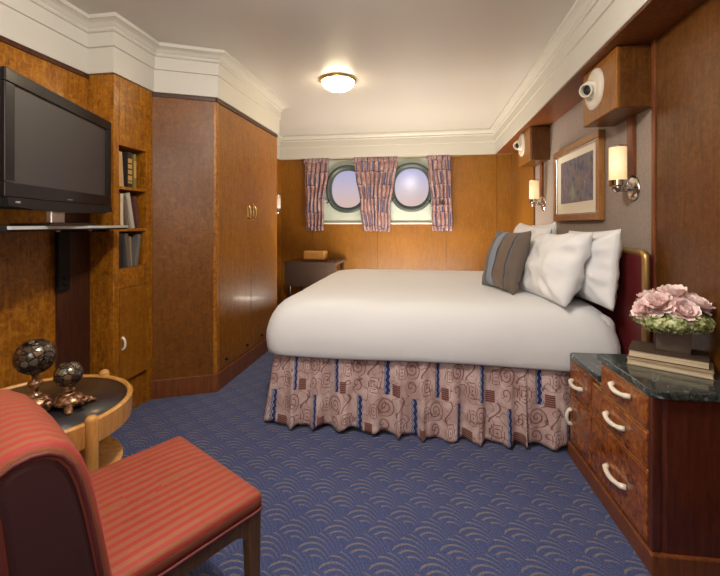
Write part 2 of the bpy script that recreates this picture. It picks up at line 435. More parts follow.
# panels on right wall (veneered leaves with thin reveals)
b = NB()
for y0, y1 in ((YF, -.35), (-.345, .75), (.755, 1.555), (1.56, 2.325)): box(b, (XR - .02, y0, .0), (XR, y1, ZK), .002)
struct(finish('trim_1', b, 'wood_right'))
b = NB(); box(b, (XR - .028, 2.328, 0), (XR, 2.36, ZK), .004); struct(finish('trim_2', b, 'wood_trim'))
b = NB()
for y0, y1 in ((4.74, 5.30), (5.305, YB)): box(b, (XR - .02, y0, 0), (XR, y1, ZK), .002)
struct(finish('trim_3', b, 'wood_back'))
# back wall : veneer around the porthole recess
PX0, PX1, PZ0, PZ1 = -1.62, .36, 1.32, 2.30
def back_panels():
    b = NB(); seg = []
    cuts = [XL, -1.655, .30 - .0, XR]
    G = .004
    for x0, x1 in ((XL, -1.69), (-1.685, -.70), (-.695, .30), (.305, 1.0), (1.005, XR)):
        hi = PZ0 if (x1 > PX0 and x0 < PX1) else ZC
        if x0 < PX0 < x1:
            box(b, (x0, YB, 0), (PX0, YB + .12, ZC)); box(b, (PX0, YB, 0), (x1, YB + .12, PZ0))
        elif x0 < PX1 < x1:
            box(b, (x0, YB, 0), (PX1, YB + .12, PZ0)); box(b, (PX1, YB, 0), (x1, YB + .12, ZC))
        else: box(b, (x0, YB, 0), (x1, YB + .12, hi))
    box(b, (XL, YB + .012, 0), (PX0 - .01, YB + .11, ZC)); box(b, (XL, YB + .012, 0), (XR, YB + .11, PZ0 - .01))
    box(b, (PX1 + .01, YB + .012, 0), (XR, YB + .11, ZC))
    box(b, (PX0, YB, PZ1), (PX1, YB + .12, ZC))
    return b
struct(finish('wall_back', back_panels(), 'wood_back'))
# porthole plate with two oval openings
PH = [(-1.155, 1.825), (-.195, 1.838)]; PRX, PRZ = .318, .358
def oval(cx, cz, rx, rz, n=56, p=2.25):
    out = []
    for i in range(n):
        a = 2 * PI * i / n; c_, s_ = math.cos(a), math.sin(a)
        out.append((cx + rx * math.copysign(abs(c_) ** (2 / p), c_), cz + rz * math.copysign(abs(s_) ** (2 / p), s_)))
    return out
b = NB()
es = []
def loop(pts, y):
    vs = [b.verts.new((x, y, z)) for x, z in pts]
    return [b.edges.new((vs[i], vs[(i + 1) % len(vs)])) for i in range(len(vs))]
es += loop([(PX0, PZ0), (PX1, PZ0), (PX1, PZ1), (PX0, PZ1)], YB + .03)
for cx, cz in PH: es += loop(oval(cx, cz, PRX * .86, PRZ * .86), YB + .03)
bmesh.ops.triangle_fill(b, use_beauty=True, use_dissolve=False, edges=es)
r_ = bmesh.ops.extrude_face_region(b, geom=list(b.faces))
bmesh.ops.translate(b, vec=(0, .09, 0), verts=[v for v in r_['geom'] if isinstance(v, bmesh.types.BMVert)])
struct(finish('trim_4', b, 'porthole_plate'))
b = NB(); box(b, (PX0, YB - .012, PZ0 - .022), (PX1, YB + .035, PZ0), .004)
struct(finish('trim_5', b, 'ledge'))
for i, (cx, cz) in enumerate(PH):
    w = NB()
    out = []
    prof = [(1.0, YB + .03), (1.0, YB - .012), (.965, YB - .024), (.90, YB - .024), (.86, YB - .014), (.83, YB - .004), (.785, YB + .014), (.775, YB + .03), (.785, YB + .08), (.86, YB + .115), (.86, YB + .03)]
    rings = [[w.verts.new((x, y, z)) for x, z in oval(cx, cz, PRX * k, PRZ * k)] for k, y in prof]
    for a, c_ in zip(rings, rings[1:] + rings[:1]):
        for k in range(len(a)):
            f = w.faces.new((a[k], a[(k + 1) % len(a)], c_[(k + 1) % len(a)], c_[k])); f.smooth = True
    for ang in (15, 148, 212, -38):     # screw dogs round the ring
        a = math.radians(ang); px, pz = cx + PRX * 1.0 * math.cos(a), cz + PRZ * math.sin(a)
        tube(w, [(px - .03 * math.cos(a), YB - .03, pz - .03 * math.sin(a)), (px + .05 * math.cos(a), YB - .03, pz + .05 * math.sin(a))], .011, 8)
        tube(w, [(px + .02 * math.cos(a), YB + .03, pz + .02 * math.sin(a)), (px + .02 * math.cos(a), YB - .045, pz + .02 * math.sin(a))], .009, 8)
    win = struct(finish('window_%d' % (i + 1), w, 'porthole_ring', smooth=True, angle=50))
    g = NB(); p0 = oval(cx, cz, PRX * .795, PRZ * .795)
    v0 = [g.verts.new((x, YB + .05, z)) for x, z in p0]; v1 = [g.verts.new((x, YB + .058, z)) for x, z in p0]
    g.faces.new(v0); g.faces.new(v1)
    for k in range(len(v0)): g.faces.new((v0[k], v0[(k + 1) % len(v0)], v1[(k + 1) % len(v0)], v1[k]))
    finish('pane', g, 'pane', win)

# crown moulding swept round the room (profile: distance into the room, height)
def sweep(bm, path, prof, closed=False):
    n = len(path); P = [Vector(p) for p in path]; rings = []
    for i in range(n):
        d0 = (P[i] - P[i - 1]).normalized() if i else (P[1] - P[0]).normalized()
        d1 = (P[i + 1] - P[i]).normalized() if i < n - 1 else (P[-1] - P[-2]).normalized()
        n0 = Vector((d0.y, -d0.x)); n1 = Vector((d1.y, -d1.x)); m_ = (n0 + n1).normalized(); m_ /= max(.3, m_.dot(n0))
        rings.append([bm.verts.new((P[i].x + m_.x * o, P[i].y + m_.y * o, z)) for o, z in prof])
    for a, c_ in zip(rings, rings[1:]):
        for k in range(len(prof)):
            bm.faces.new((a[k], a[(k + 1) % len(prof)], c_[(k + 1) % len(prof)], c_[k]))
    bm.faces.new(rings[0]); bm.faces.new(rings[-1])
prof = [(-.02, ZK - .005), (.018, ZK - .005), (.020, 2.443), (.031, 2.447), (.031, 2.535), (.042, 2.538), (.048, 2.548), (.044, 2.560), (.052, 2.566), (.066, 2.582), (.085, 2.592), (.098, 2.596), (.098, ZC), (-.02, ZC)]
b = NB()
crown_path = [(XL, YF + .02), (XL, 2.31), (-2.0, 2.31), (-2.0, 2.69), (-1.6, 2.89), (-1.6, 4.18), (XL, 4.18), (XL, YB - .09), (.98, YB - .09), (.98, YF + .02)]
sweep(b, crown_path, prof)
struct(finish('trim_6', b, 'moulding'))
# bulkhead above the built-ins, pelmet box on back wall, soffit above the bed
b = NB(); prism(b, [(XL, 2.31), (-2.0, 2.31), (-2.0, 2.69), (-1.6, 2.89), (-1.6, 4.18), (XL, 4.18)], ZK + .004, ZC); struct(finish('trim_7', b, 'moulding'))
b = NB(); box(b, (XL, YB - .10, ZK + .002), (XR, YB - .001, ZC)); struct(finish('trim_8', b, 'moulding'))
b = NB(); box(b, (.975, YF, ZK - .012), (XR, YB - .1, ZC)); struct(finish('trim_9', b, 'wood_trim'))
# fillet strip at the head of the wood walls
b = NB(); box(b, (XL, YF, ZK - .03), (XL + .012, 2.31, ZK - .004)); struct(finish('trim_10', b, 'wood_darktrim'))
b = NB(); box(b, (XL, 2.075, 0), (XL + .018, 2.31, 1.72), .003); struct(finish('trim_11', b, 'wood_darktrim'))
b = NB(); box(b, (XL, YF, 0), (XL + .016, 2.075, .13), .003); struct(finish('baseboard_left', b, 'wood_trim'))
b = NB(); box(b, (XL, YB - .016, 0), (XR - .03, YB, .13), .003); struct(finish('baseboard_back', b, 'wood_trim'))
b = NB(); box(b, (XR - .036, YF, 0), (XR - .02, 1.6, .13), .003); struct(finish('baseboard_right', b, 'wood_trim'))

# ------------------------------------------------------------------ built-in bookcase
bc = empty('bookcase', (-2.09, 2.5, 0), 'tall narrow built-in wooden bookcase with open shelves over a cupboard door', 'bookcase')
BX = -2.0; y0, y1 = 2.312, 2.688; ny0, ny1, nz0, nz1 = 2.36, 2.625, 1.0, 1.825
b = NB()
box(b, (XL, y0, .0), (BX, ny0, ZK - .002), .004); box(b, (XL, ny1, .0), (BX, y1, ZK - .002), .004)
box(b, (XL, ny0, nz1), (BX, ny1, ZK - .002)); box(b, (XL, ny0, .0), (BX - .02, ny1, .235)); box(b, (XL, ny0, .87), (BX, ny1, nz0))
box(b, (XL, ny0, .235), (BX - .03, ny1, .87)); box(b, (XL, ny0, nz0), (XL + .012, ny1, nz1))
finish('body', b, 'wood_panel', bc)
for zs in (1.545, 1.262):
    b = NB(); box(b, (XL + .012, ny0, zs - .012), (BX - .004, ny1, zs + .008), .002); finish('shelf', b, 'wood_panel', bc)
b = NB(); box(b, (BX - .028, ny0 + .004, .24), (BX + .004, ny1 - .004, .866), .004); dr = finish('door', b, 'wood_ward', bc)
def dhandle(name, p0, p1, out, rad, mat, parent, n=9, bow=1.0):
    """bow handle from p0 to p1 standing out along `out`"""
    p0, p1, out = Vector(p0), Vector(p1), Vector(out); b = NB(); pts = []; rs = []
    for i in range(n + 2):
        s = i / (n + 1); k = min(1, math.sin(PI * s) ** .45 if 0 < s < 1 else 0)
        pts.append(p0.lerp(p1, s) + out * k); rs.append(rad * (1.35 if i in (0, n + 1) else 1))
    tube(b, pts, rs, 10)
    o = finish(name, b, mat, parent, smooth=True); return o
h = dhandle('handle', (BX + .003, 2.385, .46), (BX + .003, 2.385, .54), (.022, 0, 0), .008, 'ivory', None)
h.parent = dr; h.matrix_parent_inverse = (bc.matrix_basis).inverted()

# books : spine towards +x
def book(label, yc, zb, w, hgt, dep, cover, tilt=0, bands=None, group='books in the built-in bookcase'):
    o = empty('book', (-2.03, yc, zb), label, 'book', 0, group)
    o.rotation_euler = (tilt, 0, 0); o.matrix_basis = Matrix.Translation((-2.03, yc, zb)) @ Matrix.Rotation(tilt, 4, 'X')
    def loc(bm, nm, mat):
        bmesh.ops.recalc_face_normals(bm, faces=bm.faces); me = bpy.data.meshes.new(nm); bm.to_mesh(me); bm.free()
        me.materials.append(mat); c = bpy.data.objects.new(nm, me); COL.objects.link(c); c.parent = o; return c
    b = NB()
    box(b, (-dep, -w / 2, 0), (0, -w / 2 + .003, hgt), 0); box(b, (-dep, w / 2 - .003, 0), (0, w / 2, hgt), 0)
    box(b, (-.004, -w / 2 + .001, 0), (.004, w / 2 - .001, hgt), .0015)
    loc(b, 'cover', cover)
    b = NB(); box(b, (-dep + .004, -w / 2 + .003, .004), (-.004, w / 2 - .003, hgt - .004)); loc(b, 'pages', M['paper'])
    if bands:
        b = NB()
        for z0, z1 in bands: box(b, (.0035, -w / 2 + .002, z0 * hgt), (.0052, w / 2 - .002, z1 * hgt))
        loc(b, 'spine_bands', M['goldtrim2'])
    return o
M['goldtrim2'] = plain('gold tooling', (.55, .34, .10), .45, .2)
def cov(n, c): return plain(n, c, .6)
B_ = [('tan book leaning in the top row, first from the left', 2.415, 1.553, .040, .236, .10, cov('tan cloth', (.50, .30, .14)), .07, None),
      ('brown book at the left end of the top row', 2.377, 1.553, .026, .225, .10, cov('brown cloth', (.10, .045, .025)), 0, None),
      ('dark green book with broad gold bands in the top row', 2.49, 1.553, .042, .245, .11, cov('blackish cloth', (.025, .022, .02)), 0, [(.12, .17), (.20, .34), (.38, .50), (.54, .66), (.70, .82)]),
      ('thin olive and gold book at the right of the top row', 2.54, 1.553, .026, .24, .10, cov('olive cloth', (.20, .16, .05)), 0, [(.3, .8)]),
      ('thick brown book at the left end of the middle row', 2.383, 1.270, .032, .235, .10, cov('russet cloth', (.12, .055, .035)), 0, None),
      ('slim cream book upright in the middle row', 2.418, 1.270, .024, .235, .10, cov('cream cloth', (.62, .50, .33)), 0, None),
      ('pale grey book leaning left in the middle row', 2.523, 1.270, .034, .25, .11, cov('pale grey cloth', (.46, .41, .33)), .20, None),
      ('taupe book standing between the cream and pale grey ones', 2.475, 1.270, .026, .225, .10, cov('taupe cloth', (.15, .11, .085)), .15, None),
      ('dark red book at the right of the middle row', 2.575, 1.270, .028, .23, .10, cov('maroon cloth', (.10, .03, .025)), .15, None),
      ('large black book at the left of the bottom row', 2.400, 1.003, .062, .235, .12, cov('black cloth', (.010, .010, .012)), 0, None),
      ('grey brown book leaning left in the bottom row', 2.487, 1.003, .034, .235, .11, cov('grey brown cloth', (.10, .085, .075)), .13, None),
      ('narrow gold book in the bottom row', 2.507, 1.003, .016, .21, .10, cov('dull gold cloth', (.30, .21, .09)), .06, None),
      ('slate grey book leaning right in the bottom row', 2.550, 1.003, .032, .225, .11, cov('slate cloth', (.14, .13, .13)), -.17, None)]
for q in B_: book(*q)

# ------------------------------------------------------------------ wardrobe
wd = empty('wardrobe', (-1.9, 3.5, 0), 'tall built-in wooden wardrobe with two figured veneer doors', 'wardrobe')
b = NB(); prism(b, [(XL + .022, 2.70), (-2.0, 2.70), (-1.618, 2.893), (-1.618, 4.18), (XL + .022, 4.18)], .0, ZK - .001)
finish('body', b, 'wood_ward', wd)
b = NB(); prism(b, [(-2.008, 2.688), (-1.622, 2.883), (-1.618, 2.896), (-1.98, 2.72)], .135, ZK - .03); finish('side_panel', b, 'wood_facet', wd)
b = NB()
prism(b, [(-2.0, 2.682), (-1.604, 2.880), (-1.594, 2.893), (-1.594, 2.925), (-1.62, 2.925), (-1.62, 2.90), (-2.0, 2.70)], ZK - .035, ZK - .003)
prism(b, [(-1.594, 2.925), (-1.594, 4.184), (-1.62, 4.184), (-1.62, 2.925)], ZK - .035, ZK - .003)
finish('cornice', b, 'wood_darktrim', wd)
b = NB(); prism(b, [(-1.622, 2.878), (-1.598, 2.890), (-1.598, 2.93), (-1.622, 2.93)], .135, ZK - .035, bev=.005); finish('corner_post', b, 'wood_panel', wd)
b = NB(); box(b, (-1.62, 4.15, .135), (-1.6, 4.182, ZK - .035), .003); finish('corner_post', b, 'wood_panel', wd)
b = NB()
prism(b, [(-2.0, 2.675), (-1.598, 2.873), (-1.582, 2.888), (-1.62, 2.91), (-2.0, 2.70)], 0, .135, bev=.003)
box(b, (-1.62, 2.89, 0), (-1.584, 4.184, .135), .003)
finish('plinth', b, 'wood_trim', wd)
for k, (a, c_) in enumerate(((2.934, 3.512), (3.517, 4.147))):
    b = NB(); box(b, (-1.618, a, .145), (-1.599, c_, ZK - .04), .003); d_ = finish('door', b, 'wood_ward', wd)
    yh = 3.452 if k == 0 else 3.575
    h = dhandle('handle', (-1.601, yh, 1.352), (-1.601, yh, 1.473), (.026, 0, 0), .009, 'brass', None); h.parent = d_; h.matrix_parent_inverse = wd.matrix_basis.inverted()
    b = NB(); box(b, (-1.601, yh - .010, 1.335), (-1.597, yh + .010, 1.49), .002); h = finish('backplate', b, 'brass', None); h.parent = d_; h.matrix_parent_inverse = wd.matrix_basis.inverted()
for yk in (3.03, 3.41, 3.74):
    b = NB(); lathe(b, [(.0, .022), (.012, .020), (.014, .010), (.007, .004), (.007, 0)], 14, Matrix.Translation((-1.599, yk, .205)) @ Matrix.Rotation(PI / 2, 4, 'Y'))
    finish('door_catch', b, 'blackmatte', wd, smooth=True)

# ------------------------------------------------------------------ desk in the far corner with its box
dk = empty('desk', (-1.6, 5.45, 0), 'dark brown desk in the far corner beyond the bed', 'desk')
DX0, DX1, DY0, DY1 = -1.89, -1.15, 5.18, 5.86
b = NB(); prism(b, [(DX0, DY0 + .03), (DX0 + .03, DY0), (DX1, DY0), (DX1, DY1), (DX0, DY1)], .755, .79, bev=.004); finish('desktop', b, 'desk', dk)
b = NB(); b2 = bmesh.new()
pts = [(DX0 + .01, .755), (DX1 - .02, .755), (DX1 - .02, .46)] + [(DX0 + .01 + .08 * (1 - math.sin(a)), .46 + .0 + .08 * (1 - math.cos(a))) for a in [PI / 2 * k / 6 for k in range(7)]]
lo = [b2.verts.new((x, DY0 + .01, z)) for x, z in pts]; hi = [b2.verts.new((x, DY0 + .035, z)) for x, z in pts]
b2.faces.new(lo); b2.faces.new(hi)
for i in range(len(pts)): b2.faces.new((lo[i], lo[(i + 1) % len(pts)], hi[(i + 1) % len(pts)], hi[i]))
merge(b, b2); finish('modesty_panel', b, 'desk', dk)
for x_ in (DX0 + .06, DX1 - .06):
    for y_ in (DY0 + .08, DY1 - .06):
        b = NB(); tube(b, [(x_, y_, 0), (x_, y_, .756)], [.016, .024], 12); finish('leg', b, 'desk', dk, smooth=True)
sb = empty('stationery_box', (-1.50, 5.42, .79), 'gold toned wooden box standing on the dark desk', 'box')
b = NB(); box(b, (-1.66, 5.33, .808), (-1.36, 5.52, .93), .02, 3); finish('box_body', b, 'wood_table', sb)
b = NB(); box(b, (-1.67, 5.32, .79), (-1.35, 5.53, .808), .004); finish('box_base', b, 'wood_darktrim', sb)

# ------------------------------------------------------------------ wall sconces
def sconce(yp, zc, ys, label, dirx=1, lit_=True, xw=XR, group='cylinder wall sconces'):
    s = empty('wall_sconce', (xw, yp, zc), label, 'wall lamp', 0, group)
    xs = xw - dirx * .105
    b = NB(); lathe(b, [(0, .02), (.035, .020), (.066, .015), (.077, .004), (.077, 0)], 30, Matrix.Translation((xw, yp, zc)) @ Matrix.Rotation(-dirx * PI / 2, 4, 'Y'))
    finish('wall_plate', b, 'chrome', s, smooth=True, angle=60)
    b = NB(); tube(b, [(xw - dirx * .012, yp, zc), (xw - dirx * .05, yp, zc), (xs + dirx * .02, ys, zc), (xs, ys, zc)], .017, 12)
    lathe(b, [(0, -.022), (.022, -.022), (.032, -.006), (.032, .010), (.050, .018), (.052, .048), (.0, .050)], 30, Matrix.Translation((xs, ys, zc)))
    finish('arm', b, 'chrome', s, smooth=True, angle=40)
    b = NB(); lathe(b, [(.043, .048), (.0455, .05), (.0455, .243), (.0425, .243), (.0425, .055)], 32, Matrix.Translation((xs, ys, zc)), cap=False)
    finish('lamp_shade', b, 'shade' if lit_ else 'unlit_shade', s, smooth=True)
    b = NB(); lathe(b, [(.0465, .240), (.048, .240), (.048, .248), (.0415, .248), (.0415, .240)], 32, Matrix.Translation((xs, ys, zc)), cap=False)
    finish('shade_ring', b, 'chrome', s, smooth=True)
    b = NB(); lathe(b, [(0, .05), (.012, .052), (.014, .08), (.018, .11), (.020, .14), (.014, .165), (0, .172)], 14, Matrix.Translation((xs, ys, zc)))
    finish('bulb', b, lit('lit bulb', (1, .72, .38), 9) if lit_ else M['unlit_shade'], s, smooth=True)
    return s
sconce(2.60, 1.508, 2.555, 'lit chrome sconce below the nearer vent box, right of the framed print')
sconce(4.41, 1.508, 4.38, 'lit chrome sconce below the farther vent box, left of the framed print')
sconce(5.46, 1.47, 5.46, 'unlit sconce half hidden behind the far end of the wardrobe', -1, False, XL)
# conduit boards rising from the sconces
for y_, lb in ((2.60, 'narrow wooden conduit board above the nearer sconce'), (4.45, 'narrow wooden conduit board above the farther sconce')):
    b = NB(); box(b, (XR - .022, y_ - .035, 1.585), (XR, y_ + .035, 1.94), .003)
    tag(finish('conduit_board', b, 'wood_trim'), lb, 'board', 'conduit boards')

# ------------------------------------------------------------------ ventilation boxes
def vent_box(ya, yb_, yc, zc, label):
    s = empty('ventilation_box', (1.12, ya, 1.935), label, 'vent', 0, 'wooden ventilator boxes')
    b = NB(); box(b, (1.045, ya, 1.935), (XR, yb_, ZK - .014), .004); finish('casing', b, 'wood_right', s)
    b = NB(); box(b, (1.030, ya, 1.935), (1.047, yb_, ZK - .014), .005); finish('front_panel', b, 'wood_ward', s)
    mt = Matrix.Translation((1.030, yc, zc)) @ Matrix.Rotation(-PI / 2, 4, 'Y')
    b = NB(); lathe(b, [(0, .022), (.060, .022), (.066, .016), (.085, .018), (.108, .017), (.122, .010), (.125, 0)], 40, mt)
    for k in range(4):
        a = PI / 4 + k * PI / 2; lathe(b, [(.008, .016), (.008, .020), (0, .021)], 10, mt @ Matrix.Translation((.10 * math.cos(a), .10 * math.sin(a), 0)), cap=False)
    pl = finish('vent_plate', b, 'vent', s, smooth=True, angle=35)
    aim = Matrix.Rotation(math.radians(38), 4, 'X') @ Matrix.Rotation(math.radians(-14), 4, 'Y') @ Matrix.Diagonal((1, 1, .62, 1))
    b = NB(); lathe(b, [(0, -.01), (.052, -.01), (.058, .01), (.052, .04), (.040, .052), (.036, .085), (.042, .092), (.040, .098), (.033, .098), (.030, .088), (.028, .05), (0, .045)], 32, mt @ Matrix.Translation((0, 0, .022)) @ aim)
    n_ = finish('nozzle', b, 'vent', s, smooth=True, angle=40)
    b = NB(); lathe(b, [(0, .047), (.027, .0475), (.027, .060), (0, .060)], 24, mt @ Matrix.Translation((0, 0, .022)) @ aim)
    finish('nozzle_opening', b, 'ventdark', s)
vent_box(2.378, 2.845, 2.655, 2.125, 'large wooden ventilator box with round cream nozzle nearer the camera')
vent_box(4.20, 4.70, 4.52, 2.15, 'wooden ventilator box with round cream nozzle nearer the portholes')

# ------------------------------------------------------------------ framed print
pf = empty('framed_print', (XR, 3.46, 1.64), 'wood framed print with wide cream mat above the pillows', 'picture')
ya, yb_, za, zb = 2.975, 3.955, 1.328, 1.95; fw = .048
def frame_ring(b, ya, yb_, za, zb, fw, x0, x1):
    for (a, c_, e, f_) in ((ya, yb_, za, za + fw), (ya, yb_, zb - fw, zb), (ya, ya + fw, za + fw, zb - fw), (yb_ - fw, yb_, za + fw, zb - fw)):
        box(b, (x0, a, e), (x1, c_, f_), .004)
b = NB(); frame_ring(b, ya, yb_, za, zb, fw, XR - .045, XR - .002); finish('frame', b, 'wood_frame', pf)
b = NB(); frame_ring(b, ya + fw - .002, yb_ - fw + .002, za + fw - .002, zb - fw + .002, .014, XR - .036, XR - .012); finish('inner_fillet', b, 'silver', pf)
b = NB(); box(b, (XR - .022, ya + fw, za + fw), (XR - .012, yb_ - fw, zb - fw)); finish('mat_board', b, 'mat', pf)
b = NB(); uvl = b.loops.layers.uv.new()
vs = [b.verts.new(p) for p in ((XR - .0235, 3.81, 1.475), (XR - .0235, 3.12, 1.475), (XR - .0235, 3.12, 1.835), (XR - .0235, 3.81, 1.835))]
vb = [b.verts.new((v.co.x + .004, v.co.y, v.co.z)) for v in vs]
f = b.faces.new(vs); b.faces.new(vb)
for i in range(4): b.faces.new((vs[i], vs[(i + 1) % 4], vb[(i + 1) % 4], vb[i]))
for fc in b.faces:
    for l_ in fc.loops: l_[uvl].uv = ((3.81 - l_.vert.co.y) / .69, (l_.vert.co.z - 1.475) / .36)
finish('print', b, 'print', pf)

# ------------------------------------------------------------------ ceiling lamp
cl = empty('ceiling_lamp', (-.787, 3.587, ZC), 'lit domed glass ceiling lamp with thin brass rim', 'ceiling lamp')
mt = Matrix.Translation((-.787, 3.587, ZC))
b = NB(); lathe(b, [(.10, 0), (.168, -.002), (.172, -.012), (.160, -.022), (.148, -.022), (.148, -.01), (.10, -.008)], 48, mt, cap=False); finish('rim', b, 'brass', cl, smooth=True)
b = NB(); lathe(b, [(.150, -.018)] + [(.150 * math.cos(a), -.018 - .082 * math.sin(a)) for a in [PI / 2 * k / 10 for k in range(1, 10)]] + [(0, -.100)], 48, mt, cap=False); finish('glass_bowl', b, 'bowl', cl, smooth=True)
b = NB(); lathe(b, [(0, -.118), (.006, -.115), (.010, -.108), (.006, -.101), (0, -.099)], 16, mt, cap=False); finish('finial', b, 'brass', cl, smooth=True)

# ------------------------------------------------------------------ curtains on a hidden rail
rl = empty('curtain_rail', (-.6, YB - .07, 2.27), 'slim rail carrying the porthole curtains under the cornice', 'rail')
b = NB(); tube(b, [(PX0 - .17, YB - .055, 2.262), (PX1 + .16, YB - .055, 2.262)], .008, 10)
for x_ in (PX0 - .16, PX1 + .15): box(b, (x_ - .008, YB - .06, 2.255), (x_ + .008, YB, 2.27))
for f in b.faces: f.smooth = False
finish('rail', b, 'brass', rl)
def curtain(top, mid, bot, label, seed, pleats, tie=False):
    rn = random.Random(seed)
    o = empty('curtain', ((top[0] + top[1]) / 2, YB - .08, 2.28), label, 'curtain', 0, 'porthole curtains')
    b = NB(); uvl = b.loops.layers.uv.new(); nu, nv = pleats * 10, 44
    z0, z1 = bot[2], top[2]; ph = [rn.uniform(-.5, .5) for _ in range(pleats + 2)]; am = [rn.uniform(.75, 1.25) for _ in range(pleats + 2)]
    g = []
    for j in range(nv + 1):
        s = j / nv; z = z1 + (z0 - z1) * s; row = []
        if s < .68: q = s / .68; q = q * q * (3 - 2 * q); xa, xb = top[0] + (mid[0] - top[0]) * q, top[1] + (mid[1] - top[1]) * q
        else: q = (s - .68) / .32; xa, xb = mid[0] + (bot[0] - mid[0]) * q, mid[1] + (bot[1] - mid[1]) * q
        for i in range(nu + 1):
            u = i / nu; k = u * pleats; ki = int(min(k, pleats - 1))
            a_ = 2 * PI * k + ph[ki] * s
            A = .013 + .014 * min(1, s * 2.2)
            y = YB - .085 + A * am[ki] * math.sin(a_) + .006 * math.sin(3 * a_ + s * 9) * s
            x = xa + (xb - xa) * u + .006 * math.cos(a_) * (1 - s * .3)
            if s > .05: x += .005 * math.sin(s * 14 + ki)
            zz = z + (.008 * math.sin(a_ * .5 + ki) if s > .9 else 0)
            row.append((b.verts.new((x, y, zz)), u, s))
        g.append(row)
    W = (top[1] - top[0]) * 2.0; Hh = z1 - z0
    for j in range(nv):
        for i in range(nu):
            q = [g[j][i], g[j][i + 1], g[j + 1][i + 1], g[j + 1][i]]
            f = b.faces.new([v[0] for v in q]); f.smooth = True
            for l_, v in zip(f.loops, q): l_[uvl].uv = (v[1] * W + seed * .13, -v[2] * Hh + 5)
    c_ = finish('drape', b, 'curtain', o, recalc=False)
    md = c_.modifiers.new('thick', 'SOLIDIFY'); md.thickness = .004; md.offset = 0
    b = NB(); uvl = b.loops.layers.uv.new()    # gathered heading band
    n = pleats * 10; pts = []
    for i in range(n + 1):
        u = i / n; pts.append((top[0] - .008 + (top[1] - top[0] + .016) * u, YB - .098 + .010 * math.sin(2 * PI * u * pleats * 1.5)))
    rows = [[b.verts.new((x, y, z)) for x, y in pts] for z in (2.284, 2.262, 2.235, 2.21)]
    for r0, r1 in zip(rows, rows[1:]):
        for i in range(n):
            f = b.faces.new((r0[i], r0[i + 1], r1[i + 1], r1[i])); f.smooth = True
            for l_ in f.loops: l_[uvl].uv = (l_.vert.co.x * 2.1, l_.vert.co.z + 3)
    c_ = finish('heading', b, 'curtain', o, recalc=False); md = c_.modifiers.new('thick', 'SOLIDIFY'); md.thickness = .006; md.offset = 0
    if tie:
        b = NB(); zt = z1 + (z0 - z1) * .66
        tube(b, [(mid[0] - .01, YB - .08, zt - .01), ((mid[0] + mid[1]) / 2, YB - .125, zt), (mid[1] + .01, YB - .08, zt + .01)], .014, 10, flat=.6)
        ball(b, ((mid[0] + mid[1]) / 2 - .01, YB - .14, zt), .03, (1.4, .6, .8), 2)
        finish('tieback', b, 'curtain', o)
    return o
curtain((-1.79, -1.42, 2.265), (-1.77, -1.50, 0), (-1.77, -1.50, 1.20), 'narrow patterned curtain left of the left porthole', 1, 5)
curtain((-1.04, -.40, 2.265), (-.95, -.50, 0), (-.90, -.51, 1.195), 'wide gathered curtain hanging between the two portholes', 2, 9)
curtain((.03, .35, 2.265), (.09, .37, 0), (.10, .39, 1.20), 'narrow patterned curtain right of the right porthole', 3, 5, True)

# ------------------------------------------------------------------ bed
BY0, BY1, BX0, BX1 = 2.47, 4.46, -1.0, 1.10
bd = empty('bed', (0, 3.46, 0), 'large double bed with pink patterned skirt and red leather headboard', 'bed')
b = NB(); box(b, (BX0 + .06, BY0 + .05, .10), (BX1, BY1 - .05, .44), .02); finish('bed_base', b, 'blackmatte', bd)
for x_ in (BX0 + .15, BX1 - .12):
    for y_ in (BY0 + .15, BY1 - .15):
        b = NB(); tube(b, [(x_, y_, 0), (x_, y_, .101)], .03, 12); finish('leg', b, 'wood_darktrim', bd)
b = NB(); box(b, (BX0 + .04, BY0 + .02, .44), (BX1, BY1 - .02, .765), .07, 4); finish('mattress', b, 'linen', bd, smooth=True)
# headboard with brass edging
HB0, HB1 = 2.33, 4.62
b = NB(); box(b, (1.135, HB0, .25), (XR - .002, HB1, 1.135), .01); hbd = finish('headboard', b, 'leather', bd)
b = NB()
tube(b, [(1.150, HB0 - .006, .25)] + [(1.150, HB0 - .006 + .03 * (1 - math.cos(a)), 1.115 + .03 * math.sin(a)) for a in [PI / 2 * k / 5 for k in range(6)]] +
     [(1.150, HB1 + .006 - .03 * (1 - math.cos(a)), 1.115 + .03 * math.sin(a)) for a in [PI / 2 * k / 5 for k in range(5, -1, -1)]] + [(1.150, HB1 + .006, .25)], .019, 12)
h = finish('edge_trim', b, 'goldtrim', None, smooth=True); h.parent = hbd; h.matrix_parent_inverse = bd.matrix_basis.inverted()
# skirt : ruffled strip round three sides
b = NB(); uvl = b.loops.layers.uv.new()
path = [(1.08, BY0)] ; rc = .10
path += [(BX0 + rc, BY0)]
path += [(BX0 + rc - rc * math.sin(a), BY0 + rc - rc * math.cos(a)) for a in [PI / 2 * k / 8 for k in range(1, 9)]]
path += [(BX0, BY1 - rc)] + [(BX0 + rc - rc * math.cos(a), BY1 - rc + rc * math.sin(a)) for a in [PI / 2 * k / 8 for k in range(1, 9)]] + [(1.08, BY1)]
